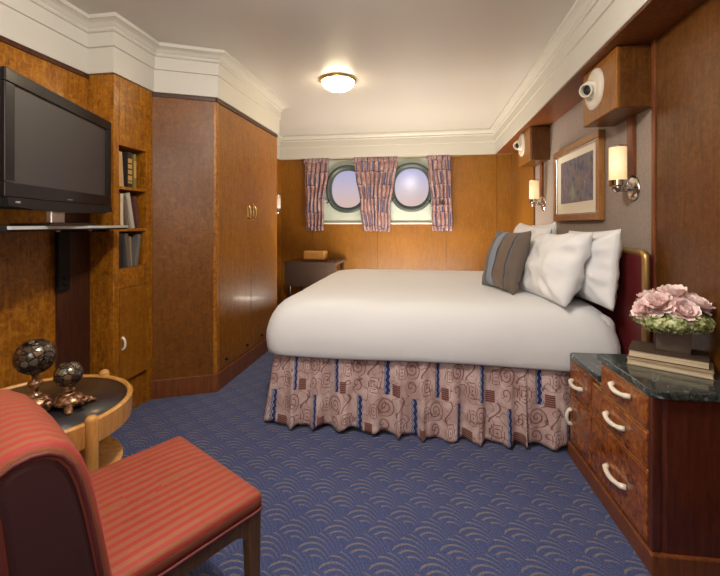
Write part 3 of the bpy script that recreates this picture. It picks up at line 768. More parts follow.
# resample
def resample(path, step):
    out = []; tot = 0
    P = [Vector((*p, 0)) for p in path]
    for a, c_ in zip(P, P[1:]):
        L = (c_ - a).length; n = max(1, int(round(L / step)))
        for k in range(n):
            out.append((a.lerp(c_, k / n), (c_ - a).normalized(), tot + L * k / n))
        tot += L
    out.append((P[-1], (P[-1] - P[-2]).normalized(), tot)); return out
rs = resample(path, .009); nv = 22; zt, zb_ = .475, .018
rn = random.Random(4); folds = []; s_ = 0
while s_ < rs[-1][2] + .3:
    w_ = rn.choice((.075, .11, .16, .20)) * rn.uniform(.85, 1.15); folds.append((s_, w_, rn.uniform(.55, 1.15))); s_ += w_
rows = []; fi = 0
for p, d, s in rs:
    while fi < len(folds) - 1 and s >= folds[fi + 1][0]: fi += 1
    f0, w_, am = folds[fi]; ph = 2 * PI * (s - f0) / w_
    nrm = Vector((-d.y, d.x, 0)) * -1
    nrm = Vector((d.y, -d.x, 0)) * -1
    col_ = []
    for j in range(nv + 1):
        q = j / nv; z = zt + (zb_ - zt) * q
        A = .004 + .030 * am * q ** 1.1
        off = A * (math.sin(ph) + .32 * math.sin(2 * ph + f0 * 9)) + .045 * q - .012
        off += .004 * math.sin(s * 260) * max(0, 1 - q * 5) + .003 * math.sin(s * 110 + 2) * (1 - q)
        sl = .012 * math.cos(ph) * q * am
        zz = z + (q ** 4) * (.010 * math.sin(s * 5) + .012 * math.cos(ph))
        c0 = p + nrm * off + d * sl
        col_.append((b.verts.new((c0.x, c0.y, max(.006, zz))), s * 1.35 + .03 * math.sin(s * 7), (zb_ - zt) * q))
    rows.append(col_)
for a, c_ in zip(rows, rows[1:]):
    for j in range(nv):
        q = [a[j], a[j + 1], c_[j + 1], c_[j]]
        f = b.faces.new([v[0] for v in q]); f.smooth = True
        for l_, v in zip(f.loops, q): l_[uvl].uv = (-v[1] + 10, v[2] + 4.70)
sk = finish('bed_skirt', b, 'skirt', bd, recalc=False); md = sk.modifiers.new('thick', 'SOLIDIFY'); md.thickness = .003; md.offset = 0

# coverlet : rounded sheet draped over the mattress
def coverlet():
    b = NB()
    X0, X1, Y0, Y1 = -1.035, 1.105, 2.438, 4.50; zt = .80
    def ring(inset, z, rc, wob=0):
        out = []; x0, x1, y0, y1 = X0 + inset, X1 - inset * .75, Y0 + inset, Y1 - inset; n = 10
        rc = max(rc, .01); rch = max(.04, rc * .8)
        def arc(cx, cy, r, a0): return [(cx + r * math.cos(a0 + PI / 2 * k / n), cy + r * math.sin(a0 + PI / 2 * k / n)) for k in range(n + 1)]
        def seg(a, c_, m_): return [(a[0] + (c_[0] - a[0]) * k / m_, a[1] + (c_[1] - a[1]) * k / m_) for k in range(1, m_)]
        c1 = arc(x0 + rc, y0 + rc, rc, PI); c2 = arc(x1 - rch, y0 + rch, rch, 1.5 * PI); c3 = arc(x1 - rch, y1 - rch, rch, 0); c4 = arc(x0 + rc, y1 - rc, rc, PI / 2)
        pts = c1 + seg(c1[-1], c2[0], 44) + c2 + seg(c2[-1], c3[0], 40) + c3 + seg(c3[-1], c4[0], 44) + c4 + seg(c4[-1], c1[0], 40)
        return pts
    spec = [(.006, .462, .13), (.0, .47, .13), (-.006, .50, .13), (-.010, .55, .13), (-.008, .60, .13), (.002, .65, .14), (.018, .70, .15), (.040, .74, .16), (.07, .772, .18), (.11, .795, .20), (.17, .806, .23), (.25, .811, .27), (.34, .814, .32), (.45, .816, .38), (.58, .818, .42), (.72, .818, .3)]
    rings = []
    for inset, z, rc in spec:
        row = []
        for x, y in ring(inset, z, rc):
            p = Vector((x, y, z)); w_ = noise.noise(Vector((x * 3.1, y * 3.1, z * 2))) ; w2 = noise.noise(Vector((x * 9, y * 9, z * 3 + 7)))
            if z < .76:
                o_ = .008 * w_ * 1.0 + .003 * w2
                cx, cy = 0.03, 3.47; dv = Vector((x - cx, y - cy, 0)); 
                if abs(y - 3.47) > .95: dv = Vector((0, math.copysign(1, y - 3.47), 0))
                else: dv.normalize()
                p += dv * o_; p.z += (.006 * math.sin(x * 4 + 1) + .004 * w_) if z < .5 else 0
            else: p.z += (.006 * w_ + .002 * w2) * max(0, 1 - max(0, inset - .25) / .4)
            row.append(b.verts.new(p))
        rings.append(row)
    n = len(rings[0])
    for a, c_ in zip(rings, rings[1:]):
        for k in range(n):
            f = b.faces.new((a[k], a[(k + 1) % n], c_[(k + 1) % n], c_[k])); f.smooth = True
    f = b.faces.new(rings[-1]); f.smooth = True
    bmesh.ops.remove_doubles(b, verts=b.verts, dist=.0008)
    return b
cv = finish('coverlet', coverlet(), 'linen'); md = cv.modifiers.new('thick', 'SOLIDIFY'); md.thickness = .01; md.offset = -1
tag(cv, 'smooth white coverlet spread over the double bed', 'bedspread')

# pillows
def pillow_bm(w, h, t_, seed, puff=2.6, pinch=.06, wr=.010, uvstripe=False):
    b = NB(); uvl = b.loops.layers.uv.new(); n = 40; off = Vector((seed * 3.7, seed * 1.9, 0)); g = {}
    for side in (1, -1):
        for i in range(n + 1):
            for j in range(n + 1):
                u = i / n * 2 - 1; v = j / n * 2 - 1
                edge = i in (0, n) or j in (0, n)
                if side == -1 and edge: g[(side, i, j)] = g[(1, i, j)]; continue
                th = (max(0, 1 - abs(u) ** puff) * max(0, 1 - abs(v) ** puff)) ** .55
                x = u * w / 2 * (1 - pinch * (1 - v * v) * abs(u) ** 2); y = v * h / 2 * (1 - pinch * (1 - u * u) * abs(v) ** 2)
                rad = Vector((u, v)).length
                fold = noise.noise(off + Vector((u * 2.2 + v * .8, v * 2.2, side))) * wr * 2.2 + noise.noise(off + Vector((u * 6, v * 3, side + 4))) * wr
                # creases running in from the corners
                ca_ = abs(noise.noise(off + Vector((math.atan2(v, u) * 3.2, rad * .8, side * 2)))) * wr * 4.5 * max(0, rad - .25)
                z = side * (th * t_ / 2 + (fold - ca_) * min(1, th * 1.6))
                z += 0 if not edge else noise.noise(off + Vector((u * 3, v * 3, 9))) * .008
                vt = b.verts.new((x, y, z)); g[(side, i, j)] = vt
    for side in (1, -1):
        for i in range(n):
            for j in range(n):
                q = [(i, j), (i + 1, j), (i + 1, j + 1), (i, j + 1)]
                if side == -1: q.reverse()
                f = b.faces.new([g[(side, *k)] for k in q]); f.smooth = True
                for l_, k in zip(f.loops, q): l_[uvl].uv = (k[0] / n, k[1] / n)
    return b
def pillow(name, label, cat, loc, w, h, t_, lean, mat, seed, yaw=0, roll=0, group=None, **k):
    # local x -> -y (width along the bed), local y -> up, local z -> towards the foot (-x)
    b = pillow_bm(w, h, t_, seed, **k)
    bmesh.ops.recalc_face_normals(b, faces=b.faces)
    me = bpy.data.meshes.new(name); b.to_mesh(me); b.free(); me.materials.append(M[mat])
    o = bpy.data.objects.new(name, me); COL.objects.link(o)
    base = Matrix(((0, 0, -1), (-1, 0, 0), (0, 1, 0))).to_4x4()
    o.matrix_basis = Matrix.Translation(loc) @ Matrix.Rotation(yaw, 4, 'Z') @ Matrix.Rotation(lean, 4, 'Y') @ base @ Matrix.Rotation(roll, 4, 'Z')
    tag(o, label, cat, group); return o
P_ = 'white pillows at the headboard'
pillow('pillow', 'white pillow upright against the headboard, on the side nearest the nightstand', 'pillow', (1.03, 2.76, 1.035), .70, .46, .18, .10, 'pillowcase', 1, yaw=.05, roll=.03, group=P_, puff=3.2)
pillow('pillow', 'large white pillow leaning in front of another, nearest the camera', 'pillow', (.835, 2.86, 1.02), .74, .47, .24, .36, 'pillowcase', 2, yaw=.12, roll=.04, group=P_, puff=3.2, wr=.013)
pillow('pillow', 'white pillow against the headboard on the far side of the bed', 'pillow', (1.02, 3.80, 1.055), .72, .50, .19, .10, 'pillowcase', 3, roll=.04, group=P_, puff=3.2)
pillow('pillow', 'white pillow on the far side, leaning on the one behind it', 'pillow', (.85, 3.60, 1.045), .74, .52, .22, .26, 'pillowcase', 4, yaw=.10, roll=-.05, group=P_, puff=3.2, wr=.013)
pillow('cushion', 'blue and brown striped cushion leaning on the white pillows', 'cushion', (.585, 3.10, 1.035), .49, .46, .16, .30, 'cushion', 5, yaw=.30, wr=.004, pinch=.09, puff=3.)

# ------------------------------------------------------------------ nightstand
ns = empty('nightstand', (1.02, 2.04, 0), 'stepped mahogany nightstand with dark marble tops and ivory handles', 'nightstand')
NX = .835
b = NB()
prism(b, [(NX + .02, 1.665), (NX + .05, 1.655), (XR - .04, 1.655), (XR - .04, 2.06), (NX + .02, 2.06)], .075, .652)
prism(b, [(NX + .02, 2.06), (1.11, 2.06), (1.11, 2.425), (NX + .02, 2.425)], .075, .552)
finish('body', b, 'wood_side', ns)
b = NB()
for z0, z1, a, c_ in ((.075, .652, 1.655, 1.682), (.075, .552, 2.415, 2.428)):
    b = NB(); box(b, (NX, a, z0), (NX + .03, c_, z1), .003); finish('corner_post', b, 'wood_side', ns)
b = NB()
box(b, (NX, 1.682, .636), (NX + .02, 2.055, .652)); box(b, (NX + .002, 1.682, .508), (NX + .02, 2.15, .514)); box(b, (NX + .002, 1.682, .358), (NX + .02, 2.15, .364))
box(b, (NX, 2.055, .538), (NX + .02, 2.415, .552)); box(b, (NX + .003, 2.15, .36), (NX + .02, 2.415, .366))
finish('rails', b, 'wood_chair', ns)
b = NB()
prism(b, [(NX - .012, 1.64), (XR - .04, 1.64), (XR - .04, 2.1), (1.11, 2.1), (1.11, 2.432), (NX - .012, 2.432)], 0, .078, bev=.006); finish('plinth', b, 'wood_trim', ns)
def front(nm, a, c_, z0, z1, hs, mat='wood_burl'):
    b = NB(); box(b, (NX - .004, a, z0), (NX + .02, c_, z1), .004); o = finish(nm, b, mat, ns)
    for (p0, p1) in hs:
        h = NB()
        P0, P1 = Vector(p0), Vector(p1); mid = (P0 + P1) / 2; pts = []; rr_ = []
        for i in range(13):
            s = i / 12; k = math.sin(PI * min(1, max(0, s))) ** .38 if 0 < s < 1 else 0; sag = Vector((0, 0, -.007 * math.sin(PI * s))) if abs(P0.z - P1.z) < .02 else Vector()
            pts.append(P0.lerp(P1, s) + Vector((-.027 * k, 0, 0)) + sag); rr_.append(.0095 + .004 * (math.cos(2 * PI * s) > .6) + .002 * math.sin(PI * s))
        tube(h, pts, rr_, 12, flat=.8); hh_ = finish('handle', h, 'ivory', None, smooth=True); hh_.parent = o; hh_.matrix_parent_inverse = ns.matrix_basis.inverted()
XF = NX - .004
front('drawer', 1.686, 2.050, .518, .634, [((XF, 1.935, .597), (XF, 1.795, .597))])
front('drawer', 1.686, 2.146, .368, .506, [((XF, 1.985, .443), (XF, 1.838, .443))])
front('drawer', 1.686, 2.146, .090, .356, [((XF, 1.985, .205), (XF, 1.828, .205))])
front('drawer', 2.156, 2.412, .370, .536, [((XF, 2.375, .440), (XF, 2.245, .440))])
front('door', 2.156, 2.412, .090, .356, [((XF, 2.39, .275), (XF, 2.39, .19))])
b = NB(); prism(b, [(NX - .012, 1.665), (NX + .02, 1.636), (XR - .035, 1.636), (XR - .035, 2.075), (NX - .012, 2.075)], .654, .685, bev=.005); finish('marble_top', b, 'marble', ns)
b = NB(); prism(b, [(NX - .012, 2.062), (1.118, 2.062), (1.118, 2.42), (NX + .006, 2.42), (NX - .012, 2.40)], .553, .580, bev=.005); finish('marble_top', b, 'marble', ns)

ns.location = (1.006, 2.036, 0); ns.rotation_euler = (0, 0, .038)
# books under the vase
def flat_book(loc, ang, L, W, T, cover, label, grp):
    o = empty('book', loc, label, 'book', ang, grp)
    def P(nm, bm, mat):
        bmesh.ops.recalc_face_normals(bm, faces=bm.faces); me = bpy.data.meshes.new(nm); bm.to_mesh(me); bm.free(); me.materials.append(mat)
        c = bpy.data.objects.new(nm, me); COL.objects.link(c); c.parent = o
    b = NB(); box(b, (-L / 2, -W / 2, 0), (L / 2, W / 2, .003), .001); box(b, (-L / 2, -W / 2, T - .003), (L / 2, W / 2, T), .001)
    box(b, (-L / 2, W / 2 - .004, .001), (L / 2, W / 2 + .003, T - .001), .002); P('cover', b, cover)
    b = NB(); box(b, (-L / 2 + .004, -W / 2 + .004, .003), (L / 2 - .004, W / 2 - .004, T - .003)); P('pages', b, M['paper'])
a_ = math.atan2(1.785 - 1.93, 1.125 - .885)
G2 = 'books stacked under the vase'
flat_book((1.05, 1.935, .6855), a_, .29, .20, .026, cov('tan paper cover', (.34, .25, .15)), 'tan covered book lying on the marble top, lower of the two', G2)
flat_book((1.055, 1.955, .712), a_ + .02, .275, .18, .033, cov('dark brown cover', (.055, .035, .022)), 'dark brown book lying directly beneath the flower vase', G2)

# vase
VC = Vector((1.075, 1.965, .7455))
va = empty('vase', VC, 'square bronze toned vase standing on two books', 'vase', a_ + .1)
def inframe(root, nm, bm, mat, smooth=False):
    bmesh.ops.recalc_face_normals(bm, faces=bm.faces)
    me = bpy.data.meshes.new(nm); bm.to_mesh(me); bm.free(); me.materials.append(M[mat])
    for p in me.polygons: p.use_smooth = smooth or p.use_smooth
    c = bpy.data.objects.new(nm, me); COL.objects.link(c); c.parent = root; return c
b = NB(); s_ = .062; hv = .105
for q in ((-s_, -s_, s_, -s_ + .005), (-s_, s_ - .005, s_, s_), (-s_, -s_, -s_ + .005, s_), (s_ - .005, -s_, s_, s_)): box(b, (q[0], q[1], 0), (q[2], q[3], hv), .0015)
box(b, (-s_, -s_, 0), (s_, s_, .008))
inframe(va, 'vase_body', b, 'vase')
bq = empty('flower_bouquet', VC + Vector((0, 0, .09)), 'bouquet of pink peonies with a green hydrangea collar in the vase', 'flowers', 0)
b = NB()
for k in range(9):
    a = k * 2.4; r_ = .012 + .02 * (k % 3) / 2; tube(b, [(r_ * math.cos(a), r_ * math.sin(a), -.075), (r_ * 1.8 * math.cos(a), r_ * 1.8 * math.sin(a), .06)], .003, 6)
inframe(bq, 'stems', b, 'stem')
rf = random.Random(11)
def hyd(cx, cy, cz, r_, seed, n=95):
    rn = random.Random(seed); b = NB()
    for k in range(n):
        zz = 1 - 2 * (k + .5) / n; ph = k * 2.39996; rr_ = math.sqrt(1 - zz * zz)
        d = Vector((rr_ * math.cos(ph), rr_ * math.sin(ph), zz)); d += Vector((rn.uniform(-.15, .15),) * 3); d.normalize()
        c = Vector((cx, cy, cz)) + Vector((d.x * r_, d.y * r_, d.z * r_ * .72)) * rn.uniform(.88, 1.08)
        q = d.to_track_quat('Z', 'Y').to_matrix(); ps = rn.uniform(.0055, .008)
        for m_ in range(4):
            a = m_ * PI / 2 + k; ax = q @ Vector((math.cos(a), math.sin(a), 0)); bx = q @ Vector((-math.sin(a), math.cos(a), 0))
            v = [c, c + ax * ps * .7 + bx * ps * .55 + d * .001, c + ax * ps * 1.35 + d * .002, c + ax * ps * .7 - bx * ps * .55 + d * .001]
            b.faces.new([b.verts.new(p) for p in v])
    ball(b, (cx, cy, cz), r_ * .86, (1, 1, .7), 2)
    return b
for k in range(9):
    a = 2 * PI * k / 9 + .2; R_ = .094
    inframe(bq, 'hydrangea_head', hyd(R_ * math.cos(a), R_ * math.sin(a), .046 + .008 * math.sin(k * 2.1), .060, k), 'hydrangea')
def peony(c, r_, tilt, seed):
    rn = random.Random(seed); b = NB(); uvl = b.loops.layers.uv.new()
    q = Vector(tilt).normalized().to_track_quat('Z', 'Y').to_matrix()
    layers = [(5, .30, 1.35, .60), (6, .55, 1.1, .75), (7, .80, .80, .85), (8, 1.0, .42, .95), (7, 1.08, .12, .9)]
    for li, (n, R0, up, wd_) in enumerate(layers):
        for k in range(n):
            a = 2 * PI * k / n + li * .5 + rn.uniform(-.2, .2); L = r_ * R0 * rn.uniform(.9, 1.12); el = up + rn.uniform(-.15, .15); W = r_ * wd_ * .62
            nu, nv_ = 5, 6; g = []; wob = rn.uniform(0, 6)
            for j in range(nv_ + 1):
                s = j / nv_; row = []
                width = W * math.sin(PI * min(.98, .12 + s * .72)) ** .7
                cur = el + .55 * (1 - s) * -1 + .5 * s * (1 if li < 3 else .4)
                rad = L * (s ** .9) * math.cos(el * (.55 + .45 * s)) + .12 * r_; hgt = L * s * math.sin(el) * 1.15 - .06 * r_ * li
                for i in range(nu + 1):
                    u = i / nu * 2 - 1
                    cup = abs(u) ** 2 * width * .42 * (1 if li < 4 else .5)
                    ruf = .05 * r_ * math.sin(u * 5 + wob) * s ** 3
                    x = rad - cup * .35; y = u * width * .9; z = hgt + cup * .6 + ruf
                    v = Vector((x * math.cos(a) - y * math.sin(a), x * math.sin(a) + y * math.cos(a), z))
                    row.append((b.verts.new(Vector(c) + q @ v), (i / nu, s)))
                g.append(row)
            for j in range(nv_):
                for i in range(nu):
                    qd = [g[j][i], g[j][i + 1], g[j + 1][i + 1], g[j + 1][i]]
                    f = b.faces.new([v[0] for v in qd]); f.smooth = True
                    for l_, v in zip(f.loops, qd): l_[uvl].uv = v[1]
    return b
for k, (x, y, z, r_, tl) in enumerate([(0, -.01, .150, .064, (0, -.2, 1)), (-.072, -.045, .118, .056, (-.5, -.5, 1)), (.072, -.045, .120, .056, (.5, -.4, 1)), (-.125, -.02, .088, .042, (-1, -.3, .6)),
                                      (.122, .0, .100, .050, (.9, 0, .8)), (-.06, .055, .125, .056, (-.5, .5, 1)), (.055, .055, .125, .056, (.3, .6, 1)), (-.005, -.095, .098, .054, (0, -.9, .8)), (.0, .10, .095, .05, (0, 1, .6))]):
    inframe(bq, 'peony', peony((x, y, z), r_, tl, k + 20), 'peony')

# ------------------------------------------------------------------ television on its wall shelf
sh = empty('wall_shelf', (XL, 2.09, 1.28), 'black wall shelf on a steel bracket carrying the television', 'shelf')
fa, fb_ = Vector((-1.66, 1.36)), Vector((-1.865, 2.27))
b = NB(); prism(b, [(fa.x, fa.y), (fb_.x, fb_.y), (XL + .03, 2.285), (XL + .005, 2.285), (XL + .005, 1.30), (-1.72, 1.30)], 1.268, 1.292, bev=.003); finish('shelf_top', b, 'blackmatte', sh)
b = NB(); dd = (fb_ - fa).normalized(); nn = Vector((dd.y, -dd.x))
prism(b, [tuple(fa + nn * .001), tuple(fb_ + nn * .001), tuple(fb_ + nn * .010 - dd * .01), tuple(fa + nn * .010 + dd * .01)], 1.277, 1.291); finish('front_edge', b, 'glass_edge', sh)
b = NB(); box(b, (XL + .0185, 2.055, .90), (XL + .045, 2.135, 1.268), .003); box(b, (XL + .02, 2.08, 1.255), (-1.85, 2.11, 1.268), .002)
for z_ in (.935, .975): lathe(b, [(.009, 0), (.009, .006), (0, .008)], 10, Matrix.Translation((XL + .045, 2.095, z_)) @ Matrix.Rotation(PI / 2, 4, 'Y'))
finish('bracket', b, 'blackmatte', sh)
for (x_, y_) in ((-1.80, 1.72), (-1.88, 2.0)):
    b = NB(); lathe(b, [(.009, 0), (.009, -.008), (0, -.010)], 10, Matrix.Translation((x_, y_, 1.2685)), cap=False); finish('bolt', b, 'silver', sh)

ang = math.atan2(.741, -.235)          # screen direction, left to right
tvc = Vector((-1.763, 1.745))
tv = empty('television', (tvc.x - .08, tvc.y, 1.292), 'black flat screen television angled on the wall shelf', 'television')
tv.rotation_euler = (0, 0, 0)
U = Vector((math.cos(ang), math.sin(ang), 0)); Nn = Vector((U.y, -U.x, 0)); ZZ = Vector((0, 0, 1))
if Nn.dot(Vector((1, -1, 0))) < 0: Nn = -Nn
TM = Matrix(((U.x, ZZ.x, Nn.x, tvc.x), (U.y, ZZ.y, Nn.y, tvc.y), (U.z, ZZ.z, Nn.z, 1.668), (0, 0, 0, 1)))   # local x right, y up, z out
def tvpart(nm, bm, mat, smooth=False):
    bmesh.ops.transform(bm, matrix=TM, verts=bm.verts); return finish(nm, bm, mat, tv, smooth=smooth)
hw, hh_ = .388, .200
b = NB()
L_, R_2, T_, B_2 = -hw - .055, hw + .055, hh_ + .052, -hh_ - .105
box(b, (L_, B_2, -.085), (R_2, T_, -.012), .012, 3)
box(b, (L_ + .06, B_2 + .05, -.13), (R_2 - .06, T_ - .06, -.08), .02, 3)
tvpart('housing', b, 'black')
b = NB()
for (x0, y0_, x1, y1_) in ((L_, T_ - .055, R_2, T_), (L_, B_2 + .045, R_2, -hh_), (L_, -hh_, -hw, T_ - .055), (hw, -hh_, R_2, T_ - .055)):
    box(b, (x0, y0_, -.013), (x1, y1_, .006), .004)
tvpart('bezel', b, 'bezel')
b = NB(); box(b, (-hw, -hh_, -.012), (hw, T_ - .055, -.004)); tvpart('screen', b, 'screen')
b = NB(); b2 = bmesh.new()
pts = [(L_ + .004, B_2 + .044), (R_2 - .004, B_2 + .044), (R_2 - .008, B_2 + .010), (R_2 * .6, B_2 - .002), (0, B_2 - .006), (L_ * .6, B_2 - .002), (L_ + .008, B_2 + .010)]
lo = [b2.verts.new((x, y, -.012)) for x, y in pts]; hi = [b2.verts.new((x, y, .012)) for x, y in pts]
b2.faces.new(lo); b2.faces.new(hi)
for i in range(len(pts)): b2.faces.new((lo[i], lo[(i + 1) % len(pts)], hi[(i + 1) % len(pts)], hi[i]))
merge(b, b2); tvpart('speaker_bar', b, 'black')
b = NB(); box(b, (L_ + .045, B_2 + .022, .012), (L_ + .075, B_2 + .030, .0132)); tvpart('badge', b, 'silver')
b = NB()
for k in range(5): box(b, (-.02 + k * .009, B_2 + .056, .006), (-.014 + k * .009, B_2 + .062, .0068))
tvpart('maker_mark', b, plain('dim grey lettering', (.12, .12, .12), .4))
b = NB(); box(b, (-.055, -.366, -.075), (.055, B_2 + .02, -.045), .006); tvpart('stand_neck', b, 'silver')
b = NB(); box(b, (-.20, -.3755, -.14), (.20, -.364, .04), .005); tvpart('stand_base', b, 'black')

# ------------------------------------------------------------------ round side table
TC = Vector((-1.568, 1.402, 0)); TR = .340; TZ = .55
tb = empty('side_table', TC, 'round beech side table with black top and raised wooden rim', 'table')
mt = Matrix.Translation(TC)
b = NB(); lathe(b, [(0, TZ - .03), (TR - .018, TZ - .03), (TR - .018, TZ), (0, TZ)], 72, mt, cap=False); finish('tabletop', b, 'tablet', tb)
b = NB(); lathe(b, [(TR - .020, TZ - .082), (TR, TZ - .082), (TR + .003, TZ - .04), (TR + .003, TZ + .004), (TR - .004, TZ + .010), (TR - .014, TZ + .010), (TR - .020, TZ + .003)], 80, mt, cap=False)
bmesh.ops.remove_doubles(b, verts=b.verts, dist=1e-6)
# close the ring's inner wall
b2 = bmesh.new(); n = 80
a0 = [b2.verts.new(((TR - .020) * math.cos(2 * PI * i / n) + TC.x, (TR - .020) * math.sin(2 * PI * i / n) + TC.y, TZ - .082)) for i in range(n)]
a1 = [b2.verts.new(((TR - .020) * math.cos(2 * PI * i / n) + TC.x, (TR - .020) * math.sin(2 * PI * i / n) + TC.y, TZ + .003)) for i in range(n)]
for i in range(n): b2.faces.new((a0[i], a0[(i + 1) % n], a1[(i + 1) % n], a1[i]))
merge(b, b2); bmesh.ops.remove_doubles(b, verts=b.verts, dist=1e-5)
finish('rim', b, 'wood_table', tb, smooth=True, angle=40)
b = NB(); lathe(b, [(0, .262), (TR - .05, .262), (TR - .035, .27), (TR - .035, .285), (TR - .045, .292), (0, .292)], 64, mt, cap=False); finish('lower_shelf', b, 'wood_table', tb, smooth=True, angle=40)
for dg in (-14, 89, 168, 262):
    a = math.radians(dg); rx = TR + .004; x_, y_ = TC.x + rx * math.cos(a), TC.y + rx * math.sin(a)
    b = NB(); tube(b, [(x_, y_, 0), (x_, y_, .3), (x_, y_, TZ + .010), (x_, y_, TZ + .022), (x_, y_, TZ + .030), (x_, y_, TZ + .033)], [.021, .023, .023, .021, .014, .004], 20); finish('leg', b, 'wood_table', tb, smooth=True, angle=60)

# ------------------------------------------------------------------ turtle ornaments
def turtle(loc, sc, face, label, ball_r, stem_h):
    root = empty('turtle_ornament', loc, label, 'ornament', face, 'turtle ornaments')
    S = sc
    # shell (local x = forward)
    b = NB(); lathe(b, [(0, .032 * S), (.020 * S, .031 * S), (.037 * S, .026 * S), (.047 * S, .015 * S), (.050 * S, .006 * S), (.048 * S, .002 * S), (.040 * S, 0), (0, 0)], 28, Matrix.Translation((0, 0, .012 * S)) @ Matrix.Diagonal((1.12, .92, 1.15, 1)), cap=False)
    inframe(root, 'shell', b, 'bronze', True)
    b = NB(); tube(b, [(.040 * S, 0, .016 * S), (.055 * S, 0, .022 * S), (.064 * S, 0, .027 * S), (.074 * S, 0, .026 * S), (.081 * S, 0, .022 * S)], [.012 * S, .013 * S, .016 * S, .013 * S, .005 * S], 12)
    for s in (1, -1): ball(b, (.070 * S, s * .012 * S, .033 * S), .0035 * S, (1, 1, 1), 1)
    inframe(root, 'head', b, 'bronze', True)
    for sx, sy in ((1, 1), (1, -1), (-1, 1), (-1, -1)):
        b = NB(); tube(b, [(sx * .026 * S, sy * .026 * S, .016 * S), (sx * .040 * S, sy * .044 * S, .014 * S), (sx * .047 * S, sy * .052 * S, .005 * S), (sx * .060 * S, sy * .057 * S, .0035 * S)], [.012 * S, .014 * S, .012 * S, .008 * S], 10, flat=.7)
        inframe(root, 'leg', b, 'bronze', True)
    b = NB(); tube(b, [(-.048 * S, 0, .014 * S), (-.064 * S, .004 * S, .008 * S)], [.006 * S, .002 * S], 8); inframe(root, 'tail', b, 'bronze', True)
    z0 = .046 * S; zs = z0 + stem_h
    b = NB(); lathe(b, [(.026, z0 - .004), (.022, z0 + .004), (.012, z0 + .010), (.011, z0 + stem_h * .3), (.024, z0 + stem_h * .42), (.027, z0 + stem_h * .5), (.023, z0 + stem_h * .6), (.011, z0 + stem_h * .72), (.016, zs), (.024, zs + .006)], 24, None)
    inframe(root, 'stem', b, 'bronze', True)
    b = NB(); ball(b, (0, 0, zs + ball_r * .90), ball_r, (1.04, 1.04, 1.0), 4); inframe(root, 'shell_ball', b, 'scales', True)
    return root
def onplane(px, py, z):
    F = 400; th = math.atan(65 / 400); s, c = math.sin(th), math.cos(th); u = (px - 360) / F; v = (224 - py) / F; tt = (z - 1.3) / v
    return Vector(((u * c - s) * tt, (u * s + c) * tt, z))
# table ornaments: standing points on the table top
turtle((-1.56, 1.39, TZ), 1.25, math.radians(-12), 'taller turtle ornament carrying a large scaled ball on the side table', .070, .092)
turtle((-1.445, 1.43, TZ), 1.15, math.radians(2), 'smaller turtle ornament carrying a small scaled ball, on the right', .050, .036)

# ------------------------------------------------------------------ striped chair
CF = Vector((.506, .863, 0)).normalized(); CR = Vector((CF.y, -CF.x, 0))      # front, right
FR = Vector((-.512, 1.222, 0)); W = .548
CO = FR - CR * W / 2                                                           # centre of seat front at floor
rotz = math.atan2(CR.y, CR.x)
ch = empty('chair', CO, 'low wooden chair with coral striped seat and rolled back', 'chair', rotz)
# local frame: x = right, y = front, origin below the middle of the seat front
hw = W / 2
def chp(nm, bm, mat, smooth=False, angle=None):
    bmesh.ops.recalc_face_normals(bm, faces=bm.faces)
    me = bpy.data.meshes.new(nm); bm.to_mesh(me); bm.free()
    for k in (mat if isinstance(mat, list) else [mat]): me.materials.append(M[k])
    if smooth:
        for p in me.polygons: p.use_smooth = True
    if angle: me.set_sharp_from_angle(angle=math.radians(angle))
    c = bpy.data.objects.new(nm, me); COL.objects.link(c); c.parent = ch; return c
# seat cushion: crowned, rounded edges; stripes follow local y (front-back)? they run side to side
b = NB(); uvl = b.loops.layers.uv.new()
nx, ny = 24, 24; g = {}
y_f, y_r = 0.0, -.50; zb0, zt0 = .385, .450
spec = [(.014, .386), (.004, .392), (.0, .402), (.0, .425), (.004, .436), (.012, .444), (.026, .4495), (.06, .4535), (.12, .4565), (.19, .4575)]
rings = []
def rr(inset, z, rc=.018, m_=16):
    x0, x1, ya_, yb2 = -hw + inset, hw - inset, y_r + inset, y_f - inset; rc = max(.004, rc - inset * .2); out = []
    def arc(cx, cy, a0): return [(cx + rc * math.cos(a0 + PI / 2 * k / 5), cy + rc * math.sin(a0 + PI / 2 * k / 5)) for k in range(6)]
    cs = [arc(x0 + rc, ya_ + rc, PI), arc(x1 - rc, ya_ + rc, 1.5 * PI), arc(x1 - rc, yb2 - rc, 0), arc(x0 + rc, yb2 - rc, PI / 2)]
    for i in range(4):
        out += cs[i]; a = cs[i][-1]; c_ = cs[(i + 1) % 4][0]
        out += [(a[0] + (c_[0] - a[0]) * k / m_, a[1] + (c_[1] - a[1]) * k / m_) for k in range(1, m_)]
    return out
for ins, z in spec: rings.append([b.verts.new((x, y, z)) for x, y in rr(min(ins, .243), z)])
n = len(rings[0])
for a, c_ in zip(rings, rings[1:]):
    for k in range(n): b.faces.new((a[k], a[(k + 1) % n], c_[(k + 1) % n], c_[k]))
b.faces.new(rings[0]); b.faces.new(rings[-1])
for f in b.faces:
    for l_ in f.loops: l_[uvl].uv = (l_.vert.co.x * 1.0 + (l_.vert.co.z - .45) * (1 if l_.vert.co.x > 0 else -1) * -1, l_.vert.co.y)
chp('seat', b, 'upholstery', True, 60)
# welt under the seat
def ringtube(ins, z, rad):
    b = NB(); pts = rr(ins, z); pts = pts + [pts[0]]
    tube(b, [(x, y, z) for x, y in pts], rad, 6); return b
chp('seat_welt', ringtube(.0, .388, .005), 'welt', True)
